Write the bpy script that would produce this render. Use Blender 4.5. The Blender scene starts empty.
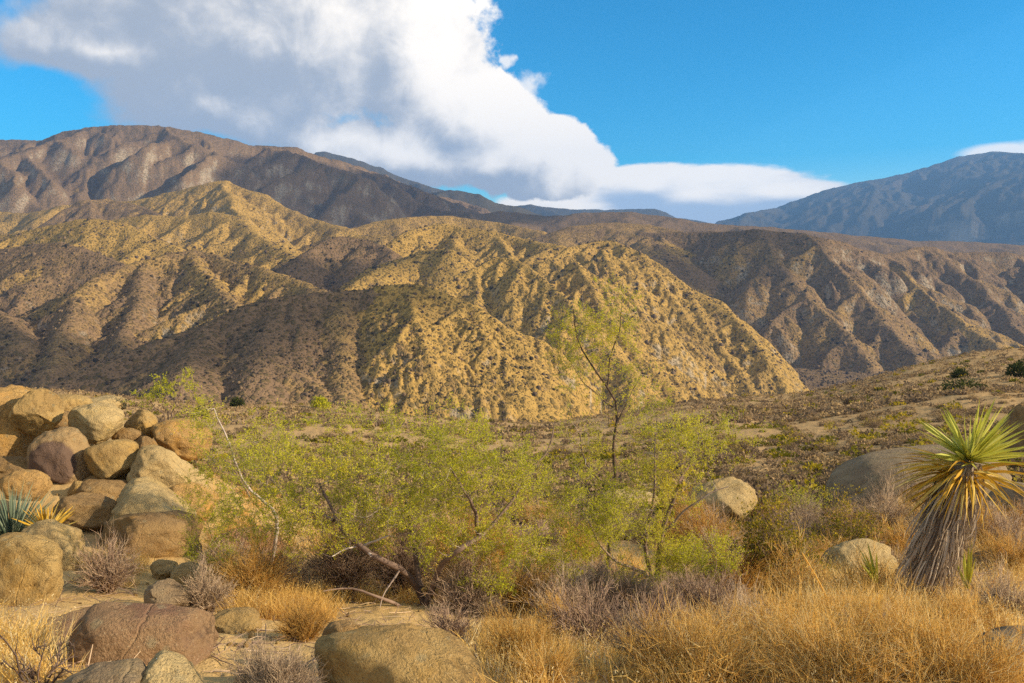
import bpy, math, random
import numpy as np
from mathutils import Vector, Matrix

C = bpy.context.scene.collection
SC = bpy.context.scene
R = math.radians

# ------------------------------------------------------------------ camera
F_PX, HORIZON = 800.0, 265.0
PITCH = math.atan((341.5 - HORIZON) / F_PX)
cam = bpy.data.objects.new('camera', bpy.data.cameras.new('camera'))
C.objects.link(cam)
cam.data.sensor_width = 36.0
cam.data.lens = 36.0 * F_PX / 1024.0
cam.data.clip_start = 0.05
cam.data.clip_end = 40000.0
cam.location = (0, 0, 0)
cam.rotation_euler = (math.pi / 2 - PITCH, 0, 0)
SC.camera = cam

def ray(px, py):
    u, v = (px - 512.0) / F_PX, (341.5 - py) / F_PX
    cp, sp = math.cos(PITCH), math.sin(PITCH)
    return (u, cp + v * sp, v * cp - sp)

def at(px, py, D):
    """the point seen at a pixel of the photograph, D metres ahead"""
    x, y, z = ray(px, py)
    return Vector((x / y * D, D, z / y * D))

def azel(px, py):
    x, y, z = ray(px, py)
    return math.atan2(x, y), math.atan2(z, math.hypot(x, y))

# ------------------------------------------------------------------ sun
SUN_DIR = Vector((0.89, -0.18, 0.39)).normalized()      # towards the sun
SUN_EL = math.asin(SUN_DIR.z)
SUN_AZ = math.atan2(SUN_DIR.x, SUN_DIR.y)
sun = bpy.data.objects.new('sun', bpy.data.lights.new('sun', 'SUN'))
C.objects.link(sun)
sun.data.energy = 4.8
sun.data.angle = R(0.6)
sun.data.color = (1.0, 0.83, 0.60)
sun.rotation_euler = (-SUN_DIR).to_track_quat('-Z', 'Y').to_euler()

# ------------------------------------------------------------------ node helpers
class NT:
    """small helper over a node tree"""
    def __init__(self, tree):
        self.t = tree
    def node(self, kind, **kw):
        n = self.t.nodes.new(kind)
        for k, v in kw.items():
            setattr(n, k, v)
        return n
    def put(self, sock, v):
        if isinstance(v, bpy.types.NodeSocket):
            self.t.links.new(v, sock)
        elif v is not None:
            sock.default_value = v
    def m(self, op, a, b=None, c=None, clamp=False):
        n = self.node('ShaderNodeMath', operation=op, use_clamp=clamp)
        self.put(n.inputs[0], a)
        if b is not None: self.put(n.inputs[1], b)
        if c is not None: self.put(n.inputs[2], c)
        return n.outputs[0]
    def vm(self, op, a, b=None, scale=None):
        n = self.node('ShaderNodeVectorMath', operation=op)
        self.put(n.inputs[0], a)
        if b is not None: self.put(n.inputs[1], b)
        if scale is not None: self.put(n.inputs['Scale'], scale)
        return n.outputs[0]
    def mix(self, f, a, b, mode='MIX'):
        n = self.node('ShaderNodeMix', data_type='RGBA', blend_type=mode)
        self.put(n.inputs[0], f)
        self.put(n.inputs[6], a if isinstance(a, bpy.types.NodeSocket) else (*a[:3], 1))
        self.put(n.inputs[7], b if isinstance(b, bpy.types.NodeSocket) else (*b[:3], 1))
        return n.outputs[2]
    def noise(self, vec, scale, detail=4.0, rough=0.55, dist=0.0):
        n = self.node('ShaderNodeTexNoise')
        self.put(n.inputs['Vector'], vec)
        n.inputs['Scale'].default_value = scale
        n.inputs['Detail'].default_value = detail
        n.inputs['Roughness'].default_value = rough
        n.inputs['Distortion'].default_value = dist
        return n.outputs[0]
    def voro(self, vec, scale, out='Distance', feature='F1', rnd=1.0):
        n = self.node('ShaderNodeTexVoronoi', feature=feature)
        self.put(n.inputs['Vector'], vec)
        n.inputs['Scale'].default_value = scale
        n.inputs['Randomness'].default_value = rnd
        return n.outputs[out]
    def step(self, v, lo, hi):
        n = self.node('ShaderNodeMapRange', interpolation_type='SMOOTHSTEP')
        self.put(n.inputs[0], v)
        self.put(n.inputs[1], lo); self.put(n.inputs[2], hi)
        return n.outputs[0]
    def xyz(self, x, y, z):
        n = self.node('ShaderNodeCombineXYZ')
        for s, v in zip(n.inputs, (x, y, z)): self.put(s, v)
        return n.outputs[0]
    def sep(self, v):
        n = self.node('ShaderNodeSeparateXYZ')
        self.put(n.inputs[0], v)
        return n.outputs

# ------------------------------------------------------------------ world: sky and clouds
world = bpy.data.worlds.new('World')
SC.world = world
world.use_nodes = True
wt = world.node_tree
wt.nodes.clear()
W = NT(wt)
SKY_STRENGTH = 0.10
sky = W.node('ShaderNodeTexSky', sky_type='NISHITA', sun_disc=False)
sky.sun_elevation = SUN_EL
sky.sun_rotation = SUN_AZ
sky.altitude = 900
sky.air_density = 1.0
sky.dust_density = 0.4
sky.ozone_density = 2.2
hsv = W.node('ShaderNodeHueSaturation')
hsv.inputs['Hue'].default_value = 0.492
hsv.inputs['Saturation'].default_value = 1.98
hsv.inputs['Value'].default_value = 0.95
W.put(hsv.inputs['Color'], sky.outputs[0])
skycol = hsv.outputs[0]

tc = W.node('ShaderNodeTexCoord')
dx, dy, dz = W.sep(tc.outputs['Generated'])
az = W.m('ARCTAN2', dx, dy)
el = W.m('ARCSINE', dz)

# billows given as (px, py, rx, ry): their bearing and height over the horizon are fixed in the world
BILLOWS = [(265, 40, 225, 118), (415, 55, 62, 95), (470, 118, 74, 52), (110, 52, 150, 45), (215, 105, 120, 50),
           (545, 152, 56, 38), (410, 155, 150, 42), (510, 165, 100, 34)]
LOWER = [(700, 196, 150, 34), (650, 188, 70, 26), (775, 191, 80, 14), (575, 208, 80, 26)]
CAP = [(1000, 152, 48, 10), (1060, 148, 60, 14)]
TUFT = [(531, 82, 17, 13), (507, 60, 8, 10)]

def billow_field(w_az, w_el, items):
    f = None
    for px, py, rx, ry in items:
        a0, e0 = azel(px, py)
        a1, _ = azel(px + rx, py); _, e1 = azel(px, py - ry)
        u = W.m('MULTIPLY', W.m('SUBTRACT', w_az, a0), 1 / abs(a1 - a0))
        v = W.m('MULTIPLY', W.m('SUBTRACT', w_el, e0), 1 / abs(e1 - e0))
        d = W.m('SQRT', W.m('ADD', W.m('MULTIPLY', u, u), W.m('MULTIPLY', v, v)))
        g = W.m('SUBTRACT', 1.0, d)
        f = g if f is None else W.m('SMOOTH_MAX', f, g, 0.25)
    return f

def cloud_layer(base, items, amp, seed, lo, hi, bright, grey, shift=(0.03, 0.03), gain=1.0, bias=0.5, scale=9.0, stretch=1.0, side=None, opacity=1.0, warp=0.012, rim=0.10, rough=0.58, fine=0.0):
    p = W.xyz(az, W.m('MULTIPLY', el, stretch), seed)
    wa = we = 0.5
    if warp:        # ragged outline: the billows are read through a wobbling bearing
        wob = W.node('ShaderNodeTexNoise'); W.put(wob.inputs['Vector'], p)
        wob.inputs['Scale'].default_value = scale * 1.9; wob.inputs['Detail'].default_value = 3.0
        wa, we, _ = W.sep(wob.outputs['Color'])
    def density(oa, oe, detail):
        a2 = W.m('ADD', az, oa) if oa else az
        e2 = W.m('ADD', el, oe) if oe else el
        q = W.vm('ADD', p, (oa, oe * stretch, 0.0)) if (oa or oe) else p
        n1 = W.noise(q, scale, detail, rough, 0.0)
        if warp:
            a2 = W.m('MULTIPLY_ADD', W.m('SUBTRACT', wa, 0.5), warp * 4, a2)
            e2 = W.m('MULTIPLY_ADD', W.m('SUBTRACT', we, 0.5), warp * 4 / stretch, e2)
        return W.m('MULTIPLY_ADD', W.m('SUBTRACT', n1, 0.5), amp, billow_field(a2, e2, items))
    f0 = density(0.0, 0.0, 9.0)
    f1 = density(shift[0], shift[1], 4.0)
    alpha = W.m('MULTIPLY', W.step(f0, lo, hi), opacity)
    sh = W.m('MULTIPLY_ADD', W.m('SUBTRACT', f0, f1), gain * 1.35, bias)
    if side is not None:
        sh = W.m('ADD', sh, side)
    sh = W.m('MULTIPLY_ADD', W.step(f0, 0.2, 0.9), -rim, sh)
    if fine:
        fn = W.noise(W.vm('ADD', p, (0.31, 0.17, 0.0)), scale * 2.6, 6.0, 0.62, 0.35)
        sh = W.m('MULTIPLY_ADD', W.m('SUBTRACT', fn, 0.5), fine, sh)
    n = W.node('ShaderNodeMapRange', interpolation_type='SMOOTHERSTEP')
    W.put(n.inputs[0], sh); n.inputs[1].default_value = -0.15; n.inputs[2].default_value = 1.15
    col = W.mix(n.outputs[0], grey, bright)
    return W.mix(alpha, base, col)

# towards the left the big cloud turns its shaded side to us
a_l, _ = azel(200, 80); a_r, _ = azel(500, 80)
side = W.m('SUBTRACT', W.m('MULTIPLY', W.step(az, a_l, a_r), 0.62), 0.30)
_, e_b = azel(400, 205); _, e_t = azel(400, 130)
side = W.m('SUBTRACT', side, W.m('MULTIPLY', W.m('SUBTRACT', 1.0, W.step(el, e_b, e_t)), 0.28))
K = 1.0 / SKY_STRENGTH
WHITE = (0.72 * K, 0.655 * K, 0.57 * K); GREY = (0.235 * K, 0.25 * K, 0.28 * K)
c0 = cloud_layer(skycol, LOWER, 0.8, 3.0, -0.02, 0.16, WHITE, (0.25 * K, 0.31 * K, 0.40 * K), shift=(0.0, 0.018), gain=1.0, bias=0.36, scale=7.0, stretch=3.2, warp=0, rough=0.62, fine=0.5)
c0 = cloud_layer(c0, CAP, 0.6, 5.0, -0.1, 0.5, WHITE, (0.42 * K, 0.46 * K, 0.52 * K), scale=14.0, stretch=2.0, opacity=0.9, warp=0)
c1 = cloud_layer(c0, TUFT, 1.9, 8.2, -0.1, 0.75, WHITE, (0.42 * K, 0.46 * K, 0.52 * K), scale=26.0, opacity=0.75, warp=0.007)
soft = W.m('MULTIPLY_ADD', W.step(az, a_r, a_l), 0.26, 0.07)
c2 = cloud_layer(c1, BILLOWS, 1.0, 1.7, -0.04, soft, WHITE, GREY, side=side, gain=0.78, bias=0.42, scale=7.5, warp=0.014, rough=0.64, fine=1.1)
# broken cloud added out of view, overhead and behind the viewpoint, as neutral fill light
behind = W.m('MAXIMUM', W.step(el, R(27), R(48)), W.step(W.m('ABSOLUTE', az), R(62), R(88)))
fill_deck = W.noise(tc.outputs['Generated'], 2.6, 3.0, 0.6)
fill_a = W.m('MULTIPLY', W.m('MULTIPLY', W.step(fill_deck, 0.40, 0.58), behind), W.step(el, 0.0, R(8)))
c2 = W.mix(fill_a, c2, (0.56 * K, 0.52 * K, 0.47 * K))
bg = W.node('ShaderNodeBackground')
bg.inputs['Strength'].default_value = SKY_STRENGTH
W.put(bg.inputs['Color'], c2)
wo = W.node('ShaderNodeOutputWorld')
wt.links.new(bg.outputs[0], wo.inputs['Surface'])

# ------------------------------------------------------------------ exposure
SC.view_settings.view_transform = 'Standard'
SC.view_settings.look = 'None'
SC.view_settings.exposure = 1.0
SC.view_settings.gamma = 1.0
SC.view_settings.use_curve_mapping = False
SC.render.engine = 'CYCLES'
SC.cycles.max_bounces = 6
SC.cycles.diffuse_bounces = 3
SC.cycles.transparent_max_bounces = 8
SC.cycles.volume_bounces = 0
SC.cycles.use_denoising = False
SC.cycles.use_adaptive_sampling = False
# ------------------------------------------------------------------ numpy noise
def _hash(ix, iy, seed):
    h = (ix.astype(np.int64) * 374761393 + iy.astype(np.int64) * 668265263 + seed * 974711) & 0xffffffff
    h = ((h ^ (h >> 13)) * 1274126177) & 0xffffffff
    h = (h ^ (h >> 16)) & 0xffffffff
    return h
def vnoise(x, y, seed=0):
    """gradient noise, about -1..1"""
    x0 = np.floor(x); y0 = np.floor(y)
    fx = (x - x0); fy = (y - y0)
    ux = fx * fx * fx * (fx * (fx * 6 - 15) + 10); uy = fy * fy * fy * (fy * (fy * 6 - 15) + 10)
    ix = x0.astype(np.int64); iy = y0.astype(np.int64)
    def g(dx_, dy_):
        a = _hash(ix + dx_, iy + dy_, seed) * (2 * math.pi / 4294967296.0)
        return np.cos(a) * (fx - dx_) + np.sin(a) * (fy - dy_)
    a = g(0, 0); b = g(1, 0); c = g(0, 1); d = g(1, 1)
    return 1.5 * ((a + (b - a) * ux) * (1 - uy) + (c + (d - c) * ux) * uy)
def fbm(x, y, octv=5, seed=0, gain=0.5, lac=2.03, ridged=False):
    s = np.zeros_like(x, dtype=float); a = 1.0; t = 0.0
    for o in range(octv):
        n = vnoise(x, y, seed + o * 17)
        s += a * ((1 - 2 * np.abs(n)) if ridged else n)
        t += a; a *= gain; x = x * lac + 13.7; y = y * lac - 7.1
    return s / t

# ------------------------------------------------------------------ terrain
QUAL = 1.0
# polar sheet round the viewpoint: azimuth x distance
AZ = np.concatenate([np.radians(np.linspace(-100, -43, 40, endpoint=False)),
                     np.radians(np.linspace(-43, 43, int(1240 * QUAL))),
                     np.radians(np.linspace(43, 100, 41)[1:])])
RAD = np.concatenate([np.geomspace(0.6, 170, int(560 * QUAL), endpoint=False),
                      np.geomspace(170, 1700, int(900 * QUAL), endpoint=False),
                      np.geomspace(1700, 9500, int(300 * QUAL))])
NA, NR = len(AZ), len(RAD)
GX = np.sin(AZ)[:, None] * RAD[None, :]
GY = np.cos(AZ)[:, None] * RAD[None, :]

# --- near ground: picture rows at given distances, per column, turned into heights
T_D = np.array([0.6, 2, 3, 4, 6, 8, 12, 20, 30, 45, 60, 90, 120, 150, 180])
T_PX = np.array([-400, 0, 256, 512, 768, 1024, 1400])
T_PY = np.array([
    [0, 0, 676, 632, 592, 560, 512, 466, 440, 418, 405, 392, 384, 380, 378],
    [0, 0, 680, 636, 598, 566, 518, 472, 445, 422, 408, 396, 388, 384, 382],
    [0, 0, 690, 650, 612, 582, 535, 484, 456, 433, 420, 409, 403, 400, 398],
    [0, 0, 694, 658, 622, 594, 548, 494, 464, 444, 433, 424, 420, 418, 417],
    [0, 0, 692, 656, 620, 590, 542, 482, 447, 423, 411, 401, 396, 393, 392],
    [0, 0, 682, 645, 610, 578, 525, 458, 424, 401, 389, 369, 352, 341, 338],
    [0, 0, 665, 630, 595, 562, 505, 430, 395, 370, 356, 338, 322, 312, 308]], float)
def row_to_slope(py):
    v = (341.5 - py) / F_PX
    return (v * math.cos(PITCH) - math.sin(PITCH)) / (math.cos(PITCH) + v * math.sin(PITCH))
T_S = row_to_slope(T_PY) * T_D[None, :]                 # height at each table point
T_S[:, 0] = -1.62; T_S[:, 1] = -1.64
T_AZ = np.arctan((T_PX - 512.0) / F_PX)
def edge_dist(a):
    return np.interp(a, np.arctan((np.array([-400, 0, 300, 560, 760, 900, 1024, 1400]) - 512.0) / F_PX),
                     [150, 135, 115, 105, 120, 135, 150, 170])
def near_height(x, y):
    """smooth ground height near the viewpoint"""
    x = np.asarray(x, float); y = np.asarray(y, float)
    r = np.hypot(x, y); a = np.arctan2(x, np.maximum(y, 1e-3))
    Dp = np.clip(r * np.maximum(np.cos(a), 0.35), T_D[0], T_D[-1])
    ld = np.log(Dp)
    cols = np.stack([np.interp(ld, np.log(T_D), T_S[k]) for k in range(len(T_AZ))])
    k = np.clip(np.searchsorted(T_AZ, a) - 1, 0, len(T_AZ) - 2)
    t = np.clip((a - T_AZ[k]) / (T_AZ[k + 1] - T_AZ[k]), 0, 1); t = t * t * (3 - 2 * t)
    lo = np.take_along_axis(cols, k[None], 0)[0]; hi = np.take_along_axis(cols, (k + 1)[None], 0)[0]
    z = lo + (hi - lo) * t
    z = z + 1.15 * np.exp(-(((x + 6.6) / 2.6) ** 2 + ((y - 13.2) / 2.2) ** 2))
    e = edge_dist(a)
    over = np.maximum(r - e, 0)
    z = z - (np.sqrt((over * 0.62) ** 2 + 25) - 5)
    return np.maximum(z, -95 - 0.02 * r)
def near_detail(x, y):
    r = np.hypot(x, y)
    g = 0.10 * fbm(x * 0.8, y * 0.8, 5, 3) + 0.020 * fbm(x * 4.5, y * 4.5, 4, 9)
    g2 = 0.9 * fbm(x * 0.055, y * 0.055, 5, 21) * np.clip((r - 14) / 30, 0, 1)
    return g * np.clip(r / 2.0, 0, 1) + g2
def ground_z(x, y):
    xa = np.atleast_1d(np.asarray(x, float)); ya = np.atleast_1d(np.asarray(y, float))
    z = near_height(xa, ya) + near_detail(xa, ya)
    return z if np.ndim(x) else float(z[0])

def ground_hit(px, py, d0=1.5, d1=160.0):
    """distance at which the sight line through a pixel meets the ground"""
    D = np.geomspace(d0, d1, 900); x, y, z = ray(px, py)
    over = z / y * D - ground_z(x / y * D, D)
    k = int(np.argmax(over < 0))
    return float(D[k]) if over[k] < 0 else d1

# --- hills: crest lines (px, py, distance) with flank slope, tint (0 brown scrub and painted-in cloud shade, 1 yellow grass, 2 grey rock)
rng = np.random.default_rng(11)
RIDGES = []
def ridge(pts, s=0.62, tint=0.5, spacing=None, glen=None, rad=6.0, levels=2, sides=(1, -1), g=0.62, lean=0.5):
    P = np.array([tuple(at(*p)) for p in pts])
    RIDGES.append(dict(P=P, s=s, tint=tint, spacing=spacing, glen=glen, rad=rad, levels=levels, sides=sides, g=g, lean=lean))

# left mountain
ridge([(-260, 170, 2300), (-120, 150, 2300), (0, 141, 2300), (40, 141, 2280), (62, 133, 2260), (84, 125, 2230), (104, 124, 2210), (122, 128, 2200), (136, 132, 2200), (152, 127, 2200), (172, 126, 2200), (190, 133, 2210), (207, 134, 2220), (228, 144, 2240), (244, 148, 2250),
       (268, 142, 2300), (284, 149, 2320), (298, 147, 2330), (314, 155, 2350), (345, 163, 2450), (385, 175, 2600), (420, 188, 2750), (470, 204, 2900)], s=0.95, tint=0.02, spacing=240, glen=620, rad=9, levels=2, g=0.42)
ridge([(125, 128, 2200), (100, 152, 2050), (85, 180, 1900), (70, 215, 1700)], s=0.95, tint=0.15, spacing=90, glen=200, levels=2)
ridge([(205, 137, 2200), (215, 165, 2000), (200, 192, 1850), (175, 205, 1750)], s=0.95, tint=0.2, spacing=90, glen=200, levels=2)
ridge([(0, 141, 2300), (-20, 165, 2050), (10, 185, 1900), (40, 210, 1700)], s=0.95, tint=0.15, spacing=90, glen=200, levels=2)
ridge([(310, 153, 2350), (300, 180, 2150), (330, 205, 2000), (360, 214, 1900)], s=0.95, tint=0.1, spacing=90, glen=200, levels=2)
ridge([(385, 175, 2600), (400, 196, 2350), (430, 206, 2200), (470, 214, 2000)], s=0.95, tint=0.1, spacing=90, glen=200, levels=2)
# far ranges
ridge([(270, 168, 4300), (300, 158, 4300), (322, 151, 4300), (345, 156, 4300), (380, 169, 4350), (420, 184, 4400), (450, 192, 4500)], s=0.66, tint=-0.55, spacing=260, glen=500, rad=30, levels=1)
ridge([(400, 200, 3300), (425, 192, 3300), (442, 189, 3300), (458, 187, 3300), (474, 193, 3300), (495, 203, 3350), (530, 210, 3500)], s=0.66, tint=-0.55, spacing=180, glen=400, rad=15, levels=1)
ridge([(480, 212, 5200), (505, 207, 5200), (522, 204, 5200), (540, 203, 5200), (556, 208, 5200), (600, 211, 5200), (628, 209, 5200), (645, 207, 5200), (662, 213, 5200), (690, 224, 5300), (720, 232, 5300)], s=0.50, tint=-0.55, spacing=300, glen=500, rad=25, levels=1)
ridge([(690, 242, 6300), (730, 227, 6300), (760, 216, 6300), (800, 201, 6300), (830, 190, 6300), (870, 180, 6350), (905, 173, 6350), (930, 166, 6400), (945, 161, 6400), (965, 156, 6400), (985, 152, 6400), (1005, 155, 6400), (1024, 155, 6450), (1100, 148, 6500), (1250, 160, 6600), (1500, 200, 6600)],
      s=0.53, tint=-0.55, spacing=520, glen=1700, rad=30, levels=3, g=0.5)
# yellow hills in the middle
ridge([(-200, 200, 1650), (-60, 205, 1650), (20, 215, 1600), (60, 205, 1560), (110, 203, 1540), (150, 199, 1525), (165, 191, 1520), (178, 191, 1510), (192, 183, 1500), (207, 185, 1500), (226, 180, 1500), (240, 188, 1490), (256, 190, 1480), (281, 205, 1440), (307, 214, 1400), (347, 229, 1330), (380, 246, 1240)],
      s=0.91, tint=0.75, spacing=85, glen=240, rad=10, levels=3)
ridge([(296, 262, 850), (318, 244, 900), (342, 236, 930), (362, 240, 930), (392, 252, 880)], s=0.9, tint=0.15, spacing=40, glen=70, rad=9, levels=2)
ridge([(60, 214, 1350), (88, 199, 1400), (110, 197, 1420), (135, 206, 1380), (160, 214, 1300)], s=0.9, tint=0.3, spacing=50, glen=90, rad=10, levels=2)
ridge([(224, 181, 1500), (235, 205, 1330), (245, 225, 1200), (270, 245, 1100)], s=1.01, tint=0.95, spacing=60, glen=120)
ridge([(-150, 235, 1050), (0, 236, 1030), (44, 228, 1010), (75, 219, 1000), (105, 219, 990), (132, 227, 970), (171, 246, 930)], s=0.91, tint=1.0, spacing=60, glen=150, rad=14)
ridge([(110, 222, 1250), (145, 215, 1230), (189, 216, 1210), (215, 213, 1200), (237, 216, 1180), (255, 232, 1100), (285, 252, 1010), (300, 262, 960)], s=0.91, tint=1.0, spacing=60, glen=170, rad=10)
ridge([(-180, 260, 830), (0, 250, 830), (48, 240, 820), (88, 250, 800), (120, 262, 780)], s=0.91, tint=0.25, spacing=55, glen=170, rad=14)  # left brown hill: the darker tint also stands in for cloud shade
ridge([(79, 293, 640), (101, 272, 690), (145, 259, 730), (185, 250, 760), (206, 253, 760), (250, 265, 720), (303, 281, 660), (325, 291, 630), (350, 300, 600)], s=1.01, tint=0.45, spacing=45, glen=170, rad=7, levels=3)
ridge([(189, 250, 760), (215, 285, 660), (235, 310, 590)], s=1.09, tint=0.55, spacing=36, glen=80)
ridge([(79, 293, 640), (62, 330, 570), (48, 372, 500)], s=1.09, tint=0.3, spacing=36, glen=90)
ridge([(145, 259, 730), (135, 300, 640), (120, 345, 560)], s=1.09, tint=0.3, spacing=36, glen=90)
ridge([(-200, 290, 640), (-60, 300, 620), (0, 310, 600), (20, 340, 540)], s=1.01, tint=0.3, spacing=40, glen=130, levels=2)
ridge([(290, 251, 1150), (330, 240, 1150), (380, 235, 1150), (430, 243, 1100)], s=0.81, tint=0.55, spacing=60, glen=180, rad=10, levels=2)
ridge([(335, 232, 1300), (375, 220, 1350), (400, 217, 1350), (450, 215, 1400), (500, 222, 1380), (540, 232, 1300)], s=0.81, tint=0.6, spacing=70, glen=180, rad=10, levels=2)
ridge([(370, 255, 900), (405, 232, 960), (440, 222, 1000), (480, 230, 980), (520, 238, 960), (560, 244, 900)], s=0.91, tint=0.9, spacing=50, glen=170, rad=8, levels=3)
ridge([(340, 292, 700), (365, 277, 740), (395, 262, 790), (420, 250, 830), (450, 250, 800)], s=0.91, tint=0.9, spacing=45, glen=120, rad=7, levels=2)
# near brown hill across the ravine, with ribs; the left part's brown also paints in cloud shade
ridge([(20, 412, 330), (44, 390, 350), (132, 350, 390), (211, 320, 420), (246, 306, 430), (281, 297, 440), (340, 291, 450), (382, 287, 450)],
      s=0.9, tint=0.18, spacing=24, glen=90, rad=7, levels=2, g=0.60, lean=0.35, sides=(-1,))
ridge([(382, 287, 450), (411, 282, 450), (439, 290, 445), (472, 305, 430), (510, 330, 412), (530, 370, 385), (545, 420, 355)],
      s=1.0, tint=0.75, spacing=20, glen=80, rad=5, levels=3, g=0.50, lean=0.35, sides=(-1,))
ridge([(411, 283, 450), (425, 330, 415), (440, 380, 380), (452, 430, 350)], s=0.95, tint=0.9, spacing=14, glen=36, g=0.55)
ridge([(380, 287, 450), (392, 330, 415), (402, 380, 375), (410, 430, 340)], s=0.95, tint=0.7, spacing=14, glen=36, g=0.55)
ridge([(440, 291, 445), (458, 335, 410), (480, 385, 375), (492, 430, 345)], s=0.95, tint=0.95, spacing=14, glen=36, g=0.55)
ridge([(472, 305, 430), (495, 345, 400), (515, 388, 370), (528, 425, 345)], s=0.95, tint=0.95, spacing=14, glen=36, g=0.55)
ridge([(340, 291, 450), (342, 340, 400), (340, 380, 360), (345, 420, 325)], s=0.85, tint=0.35, spacing=16, glen=45)
ridge([(281, 298, 440), (265, 340, 385), (250, 380, 340)], s=0.75, tint=0.2, spacing=16, glen=45)
ridge([(211, 320, 420), (190, 352, 370), (175, 385, 325)], s=0.75, tint=0.2, spacing=16, glen=45)
# cliff spurs of the canyon
ridge([(430, 290, 640), (456, 277, 660), (497, 257, 690), (513, 259, 680), (540, 276, 640), (562, 294, 610), (590, 325, 575), (620, 360, 545), (655, 398, 515)], s=1.0, tint=0.9, spacing=28, glen=52, rad=4, levels=3, g=0.52, sides=(-1,))
ridge([(540, 262, 790), (575, 246, 830), (605, 238, 850), (640, 251, 820), (668, 270, 790), (698, 296, 750), (722, 305, 730), (748, 333, 690), (768, 360, 650), (786, 390, 620)], s=1.05, tint=0.8, spacing=28, glen=60, rad=4, levels=3, g=0.52, sides=(-1,))
ridge([(606, 250, 790), (615, 275, 740), (645, 312, 690), (675, 345, 650), (705, 380, 610), (725, 410, 580)], s=1.0, tint=0.85, spacing=20, glen=60, rad=3, levels=2, g=0.55)
ridge([(640, 252, 815), (662, 285, 750), (690, 318, 710), (718, 350, 670), (745, 388, 630)], s=1.0, tint=0.75, spacing=20, glen=60, rad=3, levels=2, g=0.55)
ridge([(690, 292, 755), (708, 325, 700), (728, 355, 660), (750, 388, 620)], s=1.0, tint=0.75, spacing=20, glen=60, rad=3, levels=2, g=0.55)
ridge([(575, 262, 720), (598, 300, 650), (625, 335, 605), (655, 370, 570), (685, 405, 540)], s=1.0, tint=0.85, spacing=20, glen=60, rad=3, levels=2, g=0.55)
# uplands behind the canyon rim
ridge([(540, 240, 1250), (570, 226, 1300), (610, 221, 1350), (640, 224, 1350), (690, 232, 1300)], s=0.45, tint=0.4, spacing=80, glen=200, rad=14, levels=2)
ridge([(430, 215, 2300), (500, 213, 2200), (560, 214, 2100), (630, 214, 2000), (690, 221, 1900), (760, 227, 1900), (850, 236, 2000), (1000, 244, 2100), (1200, 245, 2100)], s=0.3, tint=0.05, spacing=120, glen=240, rad=16, levels=1)
# right canyon wall
ridge([(640, 232, 1250), (700, 232, 1215), (758, 231, 1150), (805, 232, 1130), (830, 239, 1130), (860, 250, 1150), (888, 252, 1180), (928, 246, 1250), (959, 251, 1280), (1024, 254, 1300), (1150, 250, 1350), (1400, 240, 1400)], s=1.1, tint=0.2, spacing=60, glen=70, rad=8, levels=2, g=0.5, sides=(-1,))
ridge([(756, 232, 1150), (778, 262, 1060), (800, 287, 1000), (817, 308, 960), (842, 332, 910), (868, 362, 850)], s=1.0, tint=0.35, spacing=60, glen=62, rad=5, levels=2, g=0.55)
ridge([(805, 232, 1130), (835, 262, 1050), (862, 290, 990), (890, 325, 920), (915, 355, 860)], s=1.0, tint=0.3, spacing=60, glen=55, rad=5, levels=2, g=0.55)
ridge([(880, 252, 1180), (904, 272, 1110), (928, 294, 1050), (958, 318, 990), (992, 340, 930), (1010, 360, 880)], s=1.0, tint=0.5, spacing=60, glen=62, rad=5, levels=2, g=0.55)
ridge([(928, 247, 1250), (960, 268, 1180), (985, 290, 1110), (1012, 320, 1030), (1040, 350, 950)], s=1.0, tint=0.25, spacing=60, glen=60, rad=5, levels=2, g=0.55)
ridge([(1010, 254, 1300), (1040, 275, 1200), (1080, 310, 1080), (1110, 350, 980)], s=1.0, tint=0.2, spacing=35, glen=100, rad=4, levels=2, g=0.55)

FLOOR = -230.0
WARP = 0.011
wx = fbm(GX / 60, GY / 60, 4, 41); wy = fbm(GX / 60, GY / 60, 4, 57)
wx2 = fbm(GX / 11, GY / 11, 3, 61); wy2 = fbm(GX / 11, GY / 11, 3, 67)
amp = np.clip(np.hypot(GX, GY) * WARP, 0, 22)
QX = GX + amp * wx + 0.9 * wx2; QY = GY + amp * wy + 0.9 * wy2
GX = GX.astype(np.float32); GY = GY.astype(np.float32)
QX = QX.astype(np.float32); QY = QY.astype(np.float32)
H = np.full(GX.shape, FLOOR, np.float32)
TINT = np.full(GX.shape, 0.3, np.float32)

def carve(P, s, rad, tint, reach):
    """raise the ground to one crest line: height falls off with distance to it"""
    for k in range(len(P) - 1):
        a, b = P[k], P[k + 1]
        cx, cy = (a[:2] + b[:2]) / 2
        half = np.hypot(*(b[:2] - a[:2])) / 2 + reach
        rc = np.hypot(cx, cy); ac = math.atan2(cx, cy)
        r0, r1 = np.searchsorted(RAD, [rc - half, rc + half])
        da = math.asin(min(0.999, half / max(rc, half * 1.01)))
        a0, a1 = np.searchsorted(AZ, [ac - da, ac + da])
        if r1 <= r0 or a1 <= a0:
            continue
        X = QX[a0:a1, r0:r1]; Y = QY[a0:a1, r0:r1]
        dx_, dy_ = b[0] - a[0], b[1] - a[1]
        L2 = dx_ * dx_ + dy_ * dy_ + 1e-9
        t = np.clip(((X - a[0]) * dx_ + (Y - a[1]) * dy_) / L2, 0, 1)
        d = np.hypot(X - a[0] - t * dx_, Y - a[1] - t * dy_)
        h = a[2] + (b[2] - a[2]) * t - s * (np.sqrt(d * d + rad * rad) - rad)
        Hs = H[a0:a1, r0:r1]; Ts = TINT[a0:a1, r0:r1]
        w = h > Hs
        Hs[w] = h[w]; Ts[w] = tint

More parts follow.
